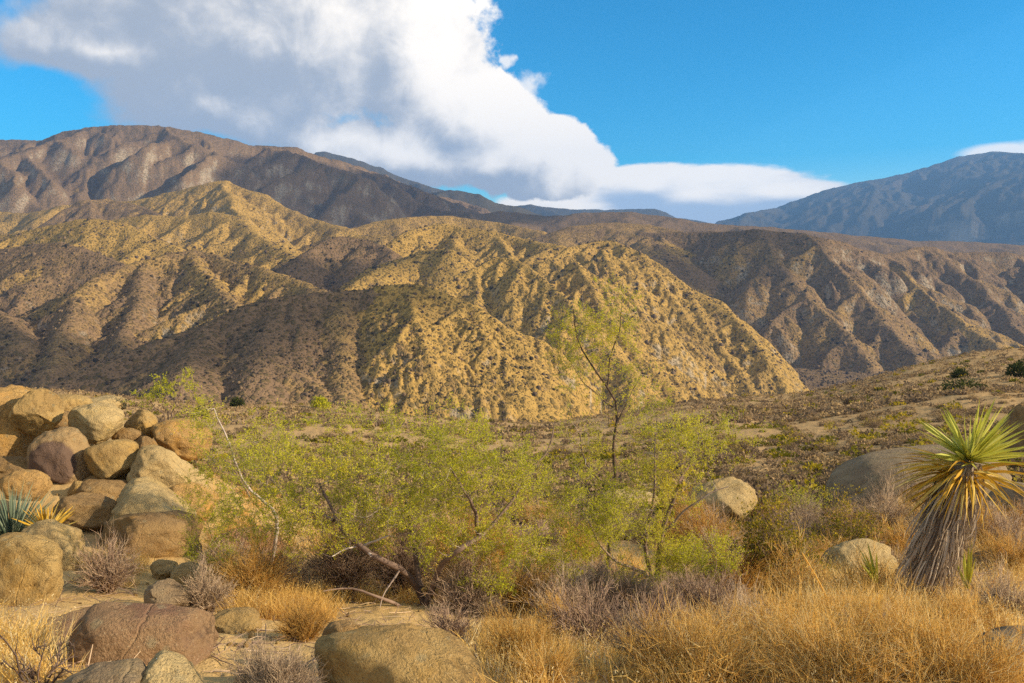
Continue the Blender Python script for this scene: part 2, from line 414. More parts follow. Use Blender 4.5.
def resample(P, step):
    d = np.concatenate([[0], np.cumsum(np.hypot(*(P[1:, :2] - P[:-1, :2]).T))])
    n = max(2, int(d[-1] / step) + 1)
    q = np.linspace(0, d[-1], n)
    return np.stack([np.interp(q, d, P[:, i]) for i in range(3)], 1)

def grow(P, s, tint, spacing, glen, rad, levels, sides, g, lean):
    d = np.concatenate([[0], np.cumsum(np.hypot(*(P[1:, :2] - P[:-1, :2]).T))])
    for side in sides:
        q = spacing * rng.uniform(0.2, 0.8)
        while q < d[-1]:
            k = min(np.searchsorted(d, q, side='right') - 1, len(P) - 2)
            t = (q - d[k]) / (d[k + 1] - d[k] + 1e-9)
            p = P[k] + (P[k + 1] - P[k]) * t
            u = P[k + 1][:2] - P[k][:2]; u /= np.hypot(*u) + 1e-9
            n = np.array([-u[1], u[0]]) * side
            down = -np.sign(P[k + 1][2] - P[k][2] + 1e-6)
            dirv = n - u * down * -1 * lean * rng.uniform(0.3, 1.3) if False else n + u * (lean * rng.uniform(0.2, 1.2)) * (1 if P[k + 1][2] < P[k][2] else -1)
            dirv /= np.hypot(*dirv)
            L = glen * rng.uniform(0.6, 1.25)
            n_s = 6 if levels > 1 else 4
            pts = [p.copy() - np.array([0, 0, rad * 0.15])]
            gg = s * g * rng.uniform(0.75, 1.2)
            ang = 0.0
            for i in range(n_s):
                ang += rng.normal(0, 0.16)
                ca, sa = math.cos(ang), math.sin(ang)
                dv = np.array([dirv[0] * ca - dirv[1] * sa, dirv[0] * sa + dirv[1] * ca])
                st = L / n_s
                prev = pts[-1]
                # gentle at first, steeper further down
                drop = st * gg * (0.65 + 0.55 * (i + 1) / n_s) * rng.uniform(0.75, 1.25)
                pts.append(np.array([prev[0] + dv[0] * st, prev[1] + dv[1] * st, prev[2] - drop]))
            Q = np.array(pts)
            tt = tint + rng.normal(0, 0.10)
            carve(Q, s * 1.12, rad * 0.6, tt, spacing * 1.5)
            if levels > 1:
                grow(Q, s * 1.1, tt, spacing * 0.42, glen * 0.36, rad * 0.6, levels - 1, (1, -1), g, lean + 0.15)
            q += spacing * rng.uniform(0.65, 1.4)

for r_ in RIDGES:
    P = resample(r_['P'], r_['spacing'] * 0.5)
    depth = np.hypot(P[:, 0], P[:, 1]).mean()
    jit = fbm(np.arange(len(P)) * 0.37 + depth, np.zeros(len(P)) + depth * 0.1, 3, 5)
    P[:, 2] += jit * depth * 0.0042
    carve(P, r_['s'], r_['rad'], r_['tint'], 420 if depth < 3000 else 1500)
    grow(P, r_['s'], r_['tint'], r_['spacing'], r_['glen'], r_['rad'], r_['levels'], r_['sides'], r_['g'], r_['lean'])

rr = np.hypot(GX, GY)
det = fbm(GX / 26, GY / 26, 6, 77, 0.55) * 1.5 + fbm(GX / 5.0, GY / 5.0, 3, 78) * 0.4
big = fbm(GX / 220, GY / 220, 4, 79) * 9.0 * np.clip((rr - 900) / 1500, 0, 1)
H = H + (det + big) * np.clip((rr - 160) / 120, 0, 1)
NEAR = near_height(GX, GY) + near_detail(GX, GY)
mask = np.clip((rr - 185) / 40, 0, 1)
is_near = NEAR > H
Z = np.maximum(H * 1.0, NEAR)
Z = np.where(rr < 150, NEAR, Z)
TINT = np.where(is_near | (rr < 150), 0.3, TINT)
TINT = TINT + 0.15 * fbm(GX / 90, GY / 90, 4, 91)

def sheet(name, r0, r1, mat):
    n = r1 - r0
    V = np.stack([GX[:, r0:r1], GY[:, r0:r1], Z[:, r0:r1]], -1).reshape(-1, 3)
    i = np.arange(NA - 1)[:, None] * n + np.arange(n - 1)[None, :]
    Fq = np.stack([i, i + n, i + n + 1, i + 1], -1).reshape(-1, 4)
    me = bpy.data.meshes.new(name)
    me.vertices.add(len(V)); me.vertices.foreach_set('co', V.astype(np.float32).ravel())
    me.loops.add(Fq.size); me.loops.foreach_set('vertex_index', Fq.astype(np.int32).ravel())
    me.polygons.add(len(Fq)); me.polygons.foreach_set('loop_start', (np.arange(len(Fq)) * 4).astype(np.int32))
    me.polygons.foreach_set('use_smooth', np.ones(len(Fq), bool))
    me.update(calc_edges=True)
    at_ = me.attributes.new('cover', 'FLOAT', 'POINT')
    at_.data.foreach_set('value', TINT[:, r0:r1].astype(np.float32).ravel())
    o = bpy.data.objects.new(name, me); C.objects.link(o)
    me.materials.append(mat)
    o['kind'] = 'structure'
    return o

# ------------------------------------------------------------------ materials
def material(name, rough=0.9, spec=0.15):
    m = bpy.data.materials.new(name); m.use_nodes = True
    t = m.node_tree; b = t.nodes['Principled BSDF']
    b.inputs['Roughness'].default_value = rough
    b.inputs['Specular IOR Level'].default_value = spec
    return m, NT(t), b
def bump(N, b, height, strength=0.5, dist=0.02):
    n = N.node('ShaderNodeBump'); n.inputs['Strength'].default_value = strength; n.inputs['Distance'].default_value = dist
    N.put(n.inputs['Height'], height); N.t.links.new(n.outputs[0], b.inputs['Normal'])

def hill_material():
    m, N, b = material('hill_ground', 1.0, 0.0)
    pos = N.node('ShaderNodeNewGeometry').outputs['Position']
    cov = N.node('ShaderNodeAttribute', attribute_name='cover').outputs['Fac']
    nz = N.sep(N.node('ShaderNodeNewGeometry').outputs['Normal'])[2]
    n1 = N.noise(pos, 0.02, 6, 0.6); n2 = N.noise(pos, 0.16, 5, 0.65); n3 = N.noise(pos, 0.9, 4, 0.6)
    c = N.m('ADD', cov, N.m('MULTIPLY', N.m('SUBTRACT', n1, 0.5), 0.6))
    c = N.m('ADD', c, N.m('MULTIPLY', N.m('SUBTRACT', n2, 0.5), 0.6))
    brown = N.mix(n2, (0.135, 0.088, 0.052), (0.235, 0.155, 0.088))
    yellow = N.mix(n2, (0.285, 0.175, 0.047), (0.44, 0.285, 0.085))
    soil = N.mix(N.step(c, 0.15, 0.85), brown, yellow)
    soil = N.mix(N.step(c, 0.02, -0.45), soil, N.mix(n2, (0.045, 0.042, 0.034), (0.10, 0.085, 0.062)))
    rock = N.mix(n3, (0.24, 0.195, 0.14), (0.48, 0.40, 0.28))
    steep = N.step(N.m('ADD', nz, N.m('MULTIPLY', N.m('SUBTRACT', n2, 0.5), 0.5)), 0.66, 0.50)
    soil = N.mix(N.m('MULTIPLY', steep, 0.75), soil, rock)
    # clumps of low scrub: dots of random size, two sizes
    v1 = N.voro(pos, 0.30); v2 = N.voro(pos, 0.75)
    d1 = N.step(N.m('ADD', v1, N.m('MULTIPLY', n2, 0.35)), 0.66, 0.40)
    d2 = N.step(N.m('ADD', v2, N.m('MULTIPLY', n2, 0.35)), 0.62, 0.38)
    dots = N.m('MAXIMUM', d1, N.m('MULTIPLY', d2, 0.7))
    scrub = N.mix(n3, (0.055, 0.048, 0.022), (0.12, 0.092, 0.040))
    col = N.mix(N.m('MULTIPLY', dots, 0.75), soil, scrub)
    N.put(b.inputs['Base Color'], col)
    h = N.m('ADD', N.m('MULTIPLY', n2, 1.2), N.m('ADD', N.m('MULTIPLY', dots, 0.8), N.m('MULTIPLY', n3, 0.5)))
    bump(N, b, h, 0.7, 2.0)
    return m
def ground_material():
    m, N, b = material('sandy_ground', 1.0, 0.0)
    pos = N.node('ShaderNodeNewGeometry').outputs['Position']
    n0 = N.noise(pos, 0.12, 5, 0.6); n1 = N.noise(pos, 1.3, 5, 0.6); n2 = N.noise(pos, 14, 4, 0.65); n3 = N.noise(pos, 90, 3, 0.6)
    sand = N.mix(n1, (0.38, 0.23, 0.075), (0.53, 0.345, 0.125))
    dirt = N.mix(n2, (0.20, 0.12, 0.06), (0.36, 0.225, 0.105))
    px_, py_, _ = N.sep(pos)
    dist = N.vm('LENGTH', pos)
    dl = N.node('ShaderNodeVectorMath', operation='LENGTH'); N.put(dl.inputs[0], pos)
    far = N.step(dl.outputs['Value'], 9.0, 30.0)
    k = N.step(N.m('ADD', n0, N.m('MULTIPLY', N.m('SUBTRACT', n1, 0.5), 0.6)), 0.42, 0.60)
    k = N.m('MAXIMUM', N.m('MULTIPLY', k, 0.7), N.m('MULTIPLY', far, 0.65))
    col = N.mix(k, sand, dirt)
    gr = N.step(N.voro(pos, 34.0), 0.30, 0.12)
    col = N.mix(N.m('MULTIPLY', gr, N.m('MULTIPLY', n2, 0.55)), col, (0.30, 0.24, 0.17))
    col = N.mix(N.m('MULTIPLY', n3, 0.35), col, (0.62, 0.47, 0.26))
    N.put(b.inputs['Base Color'], col)
    bump(N, b, N.m('ADD', N.m('MULTIPLY', n2, 1.0), N.m('ADD', N.m('MULTIPLY', gr, 0.4), N.m('MULTIPLY', n3, 0.3))), 0.6, 0.03)
    return m
M_HILL = hill_material(); M_GROUND = ground_material()
K_SPLIT = int(np.searchsorted(RAD, 165))
sheet('ground', 0, K_SPLIT + 1, M_GROUND)
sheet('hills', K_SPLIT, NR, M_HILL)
# ------------------------------------------------------------------ mesh tools
class MB:
    """collects vertices, faces and one tone value per vertex, then links ONE mesh object"""
    def __init__(self):
        self.V, self.Fs, self.T, self.n = [], [], [], 0
    def add(self, V, F, tone=0.5):
        V = np.asarray(V, float).reshape(-1, 3); F = np.asarray(F, np.int64)
        self.V.append(V); self.Fs.append(F + self.n)
        self.T.append(np.broadcast_to(np.asarray(tone, float), (len(V),)) if np.ndim(tone) <= 1 else tone)
        self.n += len(V)
    def build(self, name, mat, parent=None, origin=None, smooth=False):
        V = np.concatenate(self.V); T = np.concatenate(self.T)
        if origin is not None:
            V = V - np.asarray(origin, float)[None]
        me = bpy.data.meshes.new(name)
        me.vertices.add(len(V)); me.vertices.foreach_set('co', V.astype(np.float32).ravel())
        loops = np.concatenate([f.ravel() for f in self.Fs]).astype(np.int32)
        sizes = np.concatenate([np.full(len(f), f.shape[1]) for f in self.Fs])
        me.loops.add(len(loops)); me.loops.foreach_set('vertex_index', loops)
        me.polygons.add(len(sizes))
        me.polygons.foreach_set('loop_start', np.concatenate([[0], np.cumsum(sizes)[:-1]]).astype(np.int32))
        if smooth:
            me.polygons.foreach_set('use_smooth', np.ones(len(sizes), bool))
        me.update(calc_edges=True)
        a = me.attributes.new('tone', 'FLOAT', 'POINT'); a.data.foreach_set('value', T.astype(np.float32))
        me.materials.append(mat)
        o = bpy.data.objects.new(name, me); C.objects.link(o)
        if parent is not None:
            o.parent = parent
        elif origin is not None:
            o.location = Vector(origin)
        return o

def empty(name, loc):
    o = bpy.data.objects.new(name, None); C.objects.link(o)
    o.location = Vector(loc); o.empty_display_size = 0.1
    return o
def tag(o, label, cat, group=None):
    o['label'] = label; o['category'] = cat
    if group: o['group'] = group
    return o
def copy_thing(o):
    c = o.copy(); C.objects.link(c)
    for ch in o.children:
        k = ch.copy(); C.objects.link(k); k.parent = c
        for g in ch.children:
            q = g.copy(); C.objects.link(q); q.parent = k
    return c

def unit(v):
    return v / (np.linalg.norm(v, axis=-1, keepdims=True) + 1e-9)
def tubes(mb, P, Rd, sides=3, tone=0.5):
    """N tubes of K points: P (N,K,3), Rd (N,K)"""
    P = np.asarray(P, float); Rd = np.asarray(Rd, float)
    N_, K_, _ = P.shape
    Tn = np.empty_like(P); Tn[:, 1:-1] = P[:, 2:] - P[:, :-2]; Tn[:, 0] = P[:, 1] - P[:, 0]; Tn[:, -1] = P[:, -1] - P[:, -2]
    Tn = unit(Tn)
    ref = np.where(np.abs(Tn[..., 2:3]) > 0.9, np.array([1.0, 0, 0]), np.array([0, 0, 1.0]))
    U = unit(np.cross(Tn, ref)); Vv = np.cross(Tn, U)
    an = np.arange(sides) * 2 * math.pi / sides
    ring = P[:, :, None] + Rd[..., None, None] * (U[:, :, None] * np.cos(an)[:, None] + Vv[:, :, None] * np.sin(an)[:, None])
    idx = np.arange(N_ * K_ * sides).reshape(N_, K_, sides)
    a = idx[:, :-1]; b = idx[:, 1:]
    Fq = np.stack([a, np.roll(a, -1, 2), np.roll(b, -1, 2), b], -1).reshape(-1, 4)
    t = np.broadcast_to(np.asarray(tone, float).reshape(-1, 1) if np.ndim(tone) else tone, (N_, K_ * sides)).reshape(-1)
    mb.add(ring.reshape(-1, 3), Fq, t)
def leaves(mb, ctr, size, dirs, aspect=0.4, tone=0.5, rg=None):
    """one folded diamond per leaf"""
    n = len(ctr)
    d = unit(dirs); r = unit(np.cross(d, rg.normal(size=(n, 3))))
    nn = np.cross(d, r)
    s = np.asarray(size, float).reshape(-1, 1)
    p0 = ctr; p2 = ctr + d * s
    mid = ctr + d * s * 0.5 + nn * s * 0.08
    p1 = mid + r * s * aspect * 0.5; p3 = mid - r * s * aspect * 0.5
    V = np.stack([p0, p1, p2, p3], 1).reshape(-1, 3)
    Fq = np.arange(4 * n).reshape(n, 4)
    mb.add(V, Fq, np.repeat(np.broadcast_to(tone, (n,)), 4))
def blades(mb, base, tip, bend, width, tone, fold=0.0, segs=3, prof=None, rg=None):
    """N flat or folded blades from base to tip, sagging by the vector bend in the middle; width (N,)"""
    n = len(base); t = np.linspace(0, 1, segs + 1)
    P = base[:, None] * (1 - t)[None, :, None] + tip[:, None] * t[None, :, None] + bend[:, None] * (4 * t * (1 - t))[None, :, None]
    d = unit(tip - base); ref = rg.normal(size=(n, 3)) if rg is not None else np.tile([0, 0, 1.0], (n, 1))
    r = unit(np.cross(d, ref)); nn = np.cross(r, d)
    pr = np.array(prof if prof is not None else np.linspace(1, 0.05, segs + 1))
    w = np.asarray(width, float)[:, None, None] * pr[None, :, None] * 0.5
    L = P - r[:, None] * w; Rr = P + r[:, None] * w
    if fold:
        Mi = P - nn[:, None] * w * fold
        V = np.stack([L, Mi, Rr], 2).reshape(-1, 3); k = 3
    else:
        V = np.stack([L, Rr], 2).reshape(-1, 3); k = 2
    idx = np.arange(n * (segs + 1) * k).reshape(n, segs + 1, k)
    Fq = np.concatenate([np.stack([idx[:, :-1, q], idx[:, :-1, q + 1], idx[:, 1:, q + 1], idx[:, 1:, q]], -1).reshape(-1, 4) for q in range(k - 1)])
    tn = np.asarray(tone, float)
    tn = np.repeat(np.broadcast_to(tn, (n,)), (segs + 1) * k) if tn.ndim <= 1 else np.repeat(tn, k, axis=1).ravel()
    mb.add(V, Fq, tn)

def tone_material(name, stops, translucent=0.0, rough=0.8, noise_scale=None, spec=0.1, amount=0.3):
    """colour runs along the per-vertex tone; a share of the light passes through thin leaves"""
    m, N, b = material(name, rough, spec)
    tone = N.node('ShaderNodeAttribute', attribute_name='tone').outputs['Fac']
    if noise_scale:
        pos = N.node('ShaderNodeTexCoord').outputs['Object']
        tone = N.m('ADD', tone, N.m('MULTIPLY', N.m('SUBTRACT', N.noise(pos, noise_scale, 4), 0.5), amount * 2))
    ramp = N.node('ShaderNodeValToRGB')
    e = ramp.color_ramp.elements
    while len(e) < len(stops): e.new(0.5)
    for k, (p, c) in enumerate(stops):
        e[k].position = p; e[k].color = (*c, 1)
    N.put(ramp.inputs[0], tone)
    N.put(b.inputs['Base Color'], ramp.outputs[0])
    if translucent:
        tr = N.node('ShaderNodeBsdfTranslucent'); N.put(tr.inputs['Color'], ramp.outputs[0])
        mx = N.node('ShaderNodeMixShader'); mx.inputs[0].default_value = translucent
        N.t.links.new(b.outputs[0], mx.inputs[1]); N.t.links.new(tr.outputs[0], mx.inputs[2])
        N.t.links.new(mx.outputs[0], N.t.nodes['Material Output'].inputs['Surface'])
    return m

# ------------------------------------------------------------------ 3-D noise for rocks
def vnoise3(p, seed=0):
    q = np.floor(p); f = p - q; u = f * f * f * (f * (f * 6 - 15) + 10); i = q.astype(np.int64)
    out = 0
    for dx_ in (0, 1):
        for dy_ in (0, 1):
            for dz_ in (0, 1):
                h = _hash(i[:, 0] + dx_, i[:, 1] + dy_ + (i[:, 2] + dz_) * 7919, seed)
                h2 = (h * 2654435761) & 0xffffffff
                a = h * (2 * math.pi / 4294967296.0); z = h2 / 2147483648.0 - 1; s = np.sqrt(np.maximum(1 - z * z, 0))
                g = (f[:, 0] - dx_) * s * np.cos(a) + (f[:, 1] - dy_) * s * np.sin(a) + (f[:, 2] - dz_) * z
                out = out + g * (u[:, 0] if dx_ else 1 - u[:, 0]) * (u[:, 1] if dy_ else 1 - u[:, 1]) * (u[:, 2] if dz_ else 1 - u[:, 2])
    return 1.4 * out
def fbm3(p, octv=4, seed=0, gain=0.5):
    s = 0; a = 1; t = 0
    for o in range(octv):
        s = s + a * vnoise3(p, seed + 31 * o); t += a; a *= gain; p = p * 2.05 + 5.3
    return s / t

def ico(sub):
    bm = bmesh.new(); bmesh.ops.create_icosphere(bm, subdivisions=sub, radius=1.0)
    V = np.array([v.co[:] for v in bm.verts]); Fc = np.array([[v.index for v in f.verts] for f in bm.faces]); bm.free()
    return V, Fc
import bmesh
ICO = {k: ico(k) for k in (2, 4, 5)}

# ------------------------------------------------------------------ air
def add_haze():
    x0, x1, y0, y1, z0, z1 = -10500, 10500, -3200, 7600, -420, 1060
    V = [(x, y, z) for x in (x0, x1) for y in (y0, y1) for z in (z0, z1)]
    Fc = [(0, 1, 3, 2), (4, 6, 7, 5), (0, 4, 5, 1), (2, 3, 7, 6), (0, 2, 6, 4), (1, 5, 7, 3)]
    me = bpy.data.meshes.new('haze'); me.from_pydata(V, [], Fc); me.update()
    o = bpy.data.objects.new('haze', me); C.objects.link(o)
    o['kind'] = 'stuff'
    m = bpy.data.materials.new('air'); m.use_nodes = True
    t = m.node_tree; t.nodes.clear()
    v = t.nodes.new('ShaderNodeVolumePrincipled')
    v.inputs['Color'].default_value = (0.22, 0.50, 1.0, 1)
    v.inputs['Density'].default_value = HAZE
    v.inputs['Anisotropy'].default_value = 0.1
    ou = t.nodes.new('ShaderNodeOutputMaterial')
    t.links.new(v.outputs[0], ou.inputs['Volume'])
    me.materials.append(m)
HAZE = 0.00009
add_haze()

# ------------------------------------------------------------------ clouds added out of the frame, up-sun, to throw shade on some of the hills
def shade_puff(label, target, alt, size, seed):
    V, Fc = ICO[5]
    t = (alt - target[2]) / SUN_DIR.z
    c = Vector(target) + SUN_DIR * t
    P = V * (1 + 0.55 * fbm3(V * 1.6 + seed, 5, seed, 0.6))[:, None] * np.array(size)[None]
    mb = MB(); mb.add(P, Fc)
    o = mb.build('cloud', M_SHADE_CLOUD, None, None, smooth=True); o.location = c
    tag(o, label, 'cloud', 'added shade clouds outside the frame')
M_SHADE_CLOUD, _n, _b = material('shade_cloud_white', 1.0, 0.0)
_b.inputs['Base Color'].default_value = (0.85, 0.85, 0.85, 1)
_tr = _n.node('ShaderNodeBsdfTransparent'); _mx = _n.node('ShaderNodeMixShader'); _mx.inputs[0].default_value = 0.55
_n.t.links.new(_tr.outputs[0], _mx.inputs[1]); _n.t.links.new(_b.outputs[0], _mx.inputs[2])
_n.t.links.new(_mx.outputs[0], _n.t.nodes['Material Output'].inputs['Surface'])
shade_puff('white cloud added out of view high to the right, shading the brown hill across the ravine', tuple(at(10, 330, 440)), 1250, (140, 120, 60), 3)
shade_puff('long white cloud added out of view high to the right, shading the east end of the left mountain', tuple(at(400, 195, 2150)), 1500, (520, 330, 120), 4)
shade_puff('small white cloud added out of view high to the right, shading the fold left of the canyon crest', tuple(at(318, 262, 800)), 1250, (60, 70, 36), 6)
shade_puff('narrow white cloud added out of view high to the right, shading the first gully of the right canyon wall', tuple(at(690, 262, 1080)), 1300, (95, 110, 50), 7)
# ------------------------------------------------------------------ boulders
def granite(name, light, mid, dark, stain, stain_amt=0.35, patch=None):
    m, N, b = material(name, 0.95, 0.05)
    co = N.node('ShaderNodeTexCoord').outputs['Object']
    rnd = N.node('ShaderNodeObjectInfo').outputs['Random']
    off = N.vm('ADD', co, N.vm('SCALE', (17.0, 5.0, 9.0), scale=rnd))
    n1 = N.noise(off, 1.6, 6, 0.62); n2 = N.noise(off, 9, 6, 0.7); n3 = N.noise(off, 75, 4, 0.75)
    col = N.mix(N.step(n1, 0.32, 0.66), mid, light)
    col = N.mix(N.m('MULTIPLY', N.step(n2, 0.50, 0.72), 0.6), col, dark)
    nb = N.noise(N.vm('ADD', off, (4.0, 4.0, 4.0)), 2.4, 5, 0.65)
    col = N.mix(N.m('MULTIPLY', N.step(nb, 0.50, 0.68), stain_amt), col, stain)
    # lichen crusts and mineral grain
    li = N.step(N.m('ADD', N.voro(off, 7.0), N.m('MULTIPLY', n2, 0.5)), 0.46, 0.34)
    col = N.mix(N.m('MULTIPLY', li, 0.45), col, (0.30, 0.27, 0.16))
    sp = N.step(N.voro(off, 55.0), 0.28, 0.10)
    col = N.mix(N.m('MULTIPLY', sp, 0.55), col, (0.10, 0.075, 0.05))
    col = N.mix(N.m('MULTIPLY', N.step(n3, 0.56, 0.72), 0.5), col, (0.62, 0.50, 0.30))
    col = N.mix(N.m('MULTIPLY', N.step(n3, 0.46, 0.30), 0.45), col, (0.14, 0.10, 0.06))
    if patch:
        (pc, pr, pcol) = patch
        dd = N.node('ShaderNodeVectorMath', operation='LENGTH')
        N.put(dd.inputs[0], N.vm('SUBTRACT', co, pc))
        pk = N.step(N.m('ADD', dd.outputs['Value'], N.m('MULTIPLY', N.m('SUBTRACT', n2, 0.5), 0.12)), pr * 1.05, pr * 0.90)
        col = N.mix(N.m('MULTIPLY', pk, 0.92), col, N.mix(n2, pcol, tuple(c * 1.5 for c in pcol)))
    N.put(b.inputs['Base Color'], col)
    crack = N.step(N.voro(N.vm('ADD', off, N.vm('SCALE', N.xyz(n1, n2, n1), scale=0.4)), 2.0, 'Distance', 'DISTANCE_TO_EDGE'), 0.0, 0.02)
    bump(N, b, N.m('ADD', N.m('MULTIPLY', n2, 2.0), N.m('ADD', N.m('MULTIPLY', n3, 0.8), N.m('MULTIPLY', crack, 0.35))), 0.85, 0.045)
    return m
G_TAN = granite('tan_granite', (0.463, 0.315, 0.121), (0.336, 0.215, 0.082), (0.197, 0.124, 0.055), (0.473, 0.257, 0.043))
G_PALE = granite('pale_granite', (0.532, 0.392, 0.181), (0.414, 0.286, 0.121), (0.266, 0.180, 0.086), (0.493, 0.315, 0.069), 0.25)
G_ORANGE = granite('orange_granite', (0.495, 0.303, 0.101), (0.380, 0.226, 0.085), (0.193, 0.121, 0.064), (0.506, 0.259, 0.053), 0.6)
G_GREY = granite('grey_granite', (0.336, 0.252, 0.146), (0.246, 0.172, 0.100), (0.138, 0.096, 0.064), (0.296, 0.219, 0.086), 0.3)
G_BROWN = granite('brown_granite', (0.336, 0.215, 0.090), (0.246, 0.153, 0.069), (0.138, 0.086, 0.047), (0.355, 0.190, 0.043), 0.4)
G_RED = granite('reddish_granite', (0.394, 0.209, 0.103), (0.296, 0.149, 0.072), (0.197, 0.106, 0.060), (0.394, 0.249, 0.086), 0.3)
G_PURPLE = granite('varnished_granite', (0.336, 0.215, 0.112), (0.256, 0.153, 0.086), (0.133, 0.077, 0.055), (0.207, 0.109, 0.072), 0.75)

def boulder_mesh(rad, seed, power=2.45, rough=0.15, cuts=4, sub=5, depth_cut=(0.58, 0.88)):
    """rounded block: super-ellipsoid with weathered flats, dents and fine relief"""
    V, Fc = ICO[sub]; rg = np.random.default_rng(seed)
    P = V / (np.sum(np.abs(V) ** power, 1) ** (1 / power))[:, None]
    for _ in range(cuts):
        n = unit(rg.normal(size=3)); d = rg.uniform(*depth_cut)
        e = P @ n - d
        P = P - np.where(e > 0, e * 0.86, 0)[:, None] * n
    off = rg.uniform(-50, 50, 3)
    dn = unit(P)
    P = P + dn * (rough * 1.5 * fbm3(V * 1.1 + off, 3, seed))[:, None]
    P = P + dn * (rough * 0.55 * fbm3(V * 3.6 + off, 4, seed + 5))[:, None]
    fine = fbm3(V * 13 + off, 3, seed + 9)
    P = P + dn * (rough * 0.16 * fine)[:, None]
    joint = np.abs(fbm3(V * 1.5 + off + 9, 2, seed + 21))     # weathered joints
    P = P - dn * (0.07 * np.clip(1 - joint / 0.035, 0, 1) * (fbm3(V * 0.9 - off, 2, seed + 4) > 0.05))[:, None]
    return P * np.array(rad)[None], Fc

front = 'boulders lying in the sand'
BOULDERS = []
def boulder(cx, cy, rx, ry, D, mat, label, seed, tilt=0.0, deep=0.9, yaw=None, name='boulder', group='granite boulders', cat='boulder', sub=5, **kw):
    """a boulder whose outline is about rx by ry picture units round (cx, cy) at distance D"""
    if group == front:      # lies on the ground: its foot is where the sight line meets the sand
        D = ground_hit(cx, min(cy + 0.62 * ry, 720)) + 0.25 * rx * 4.0 / F_PX
    c = at(cx, cy, D); s = D / F_PX
    rad = (rx * s * 1.06, rx * s * deep, ry * s * 1.06)
    P, Fc = boulder_mesh(rad, seed, sub=sub, **kw)
    rot = Matrix.Rotation(yaw if yaw is not None else (seed * 0.7) % 0.8 - 0.4, 3, 'Z') @ Matrix.Rotation(R(tilt), 3, 'Y')
    P = P @ np.array(rot).T
    mb = MB(); mb.add(P, Fc)
    o = mb.build(name, mat, None, None, smooth=True)
    o.location = c; BOULDERS.append((c.x, c.y, max(rad[0], rad[1])))
    tag(o, label, cat, group)
    return o

pile = 'boulders heaped on the slope'
front = 'boulders lying in the sand'
dk = granite('dark_faced_granite', (0.40, 0.27, 0.125), (0.30, 0.195, 0.095), (0.2, 0.13, 0.07), (0.33, 0.2, 0.08), 0.3,
             patch=((0.06, -0.40, 0.10), 0.36, (0.12, 0.078, 0.058)))
B = boulder
B(4, 434, 40, 46, 13.0, G_ORANGE, 'big rounded boulder with an orange top at the outer end of the heap', 1, 10, group=pile)
B(38, 413, 21, 22, 12.6, G_TAN, 'tilted grey tan boulder leaning on the big orange topped one', 2, 35, group=pile)
B(66, 407, 24, 11, 14.2, G_TAN, 'flat tan boulder along the top of the heap, behind the rounded block', 3, 4, group=pile)
B(100, 405, 22, 9, 15.0, G_PALE, 'low pale slab furthest back on top of the heap', 4, 2, group=pile)
B(98, 424, 29, 19, 12.6, G_PALE, 'pale rounded block perched above the gap, topmost in the middle of the heap', 5, 6, group=pile)
B(60, 424, 16, 12, 13.6, G_BROWN, 'shaded brown boulder wedged in the dark gap under the flat one', 6, 0, group=pile)
B(141, 426, 15, 15, 13.2, G_TAN, 'small leaning tan block between the perched block and the bush side boulder', 7, 30, group=pile)
B(180, 440, 28, 19, 13.0, G_ORANGE, 'boulder with orange streaks half hidden by green twigs', 8, 12, group=pile)
B(61, 465, 29, 35, 11.8, dk, 'upright boulder with a dark purplish varnished face', 9, 0, group=pile, yaw=0.0)
B(112, 464, 25, 24, 11.8, G_TAN, 'cube like tan boulder with a crack, beside the dark faced one', 10, 4, group=pile, power=3.2)
B(145, 457, 13, 22, 12.3, G_BROWN, 'narrow upright brown block wedged beside the cube like boulder', 11, -8, group=pile)
B(128, 440, 14, 12, 12.8, G_BROWN, 'small brown block directly under the perched pale one', 12, 10, group=pile)
B(172, 478, 40, 24, 11.8, G_PALE, 'smooth pale slab sloping down towards the green twigs', 13, 32, group=pile)
B(190, 503, 22, 18, 11.3, G_ORANGE, 'orange stained block at the foot of the sloping slab', 14, 20, group=pile)
B(150, 508, 44, 23, 10.3, G_PALE, 'broad pale rounded boulder lying on the brown bellied one', 15, 14, group=pile)
B(154, 536, 47, 27, 9.7, G_BROWN, 'large boulder with a brown shaded belly above the twiggy dry bush', 16, 14, group=pile)
B(27, 487, 22, 16, 10.6, G_ORANGE, 'low orange boulder just above the blue green agave', 17, 6, group=pile)
B(12, 470, 24, 13, 11.6, G_BROWN, 'small brown boulder above the low orange one', 18, 0, group=pile)
B(87, 510, 27, 16, 10.2, G_BROWN, 'brown wedge shaped boulder beside the yellow agave', 19, 12, group=pile)
B(104, 492, 26, 13, 11.3, G_BROWN, 'shaded boulder at the bottom of the hole under the cube like one', 20, 5, group=pile)
B(78, 493, 9, 12, 11.2, G_TAN, 'fist like small tan stone below the dark faced boulder', 21, 0, group=pile)
B(50, 552, 33, 27, 7.3, G_PALE, 'pale egg shaped boulder under the yellow agave', 22, 32, group=front)
B(26, 577, 48, 38, 6.3, G_TAN, 'large rough tan boulder in front of the egg shaped one', 23, 12, group=front)
B(72, 628, 52, 13, 4.85, G_PURPLE, 'long flat slab with a purplish brown top over a sandy hollow', 24, -9, group=front, deep=0.5)
B(152, 640, 70, 34, 4.7, G_PURPLE, 'broad reddish brown block at the end of the long flat slab', 25, 9, group=front, deep=0.6, power=3.2)
B(112, 694, 46, 26, 3.75, G_GREY, 'grey speckled boulder cut by the bottom edge of the photo', 26, 5, group=front)
B(172, 690, 46, 28, 4.0, G_PALE, 'pale grainy boulder below the reddish brown block', 27, 24, group=front)
B(166, 598, 23, 19, 6.3, G_GREY, 'pointed grey tan stone behind the reddish brown block', 28, 0, group=front, power=1.7)
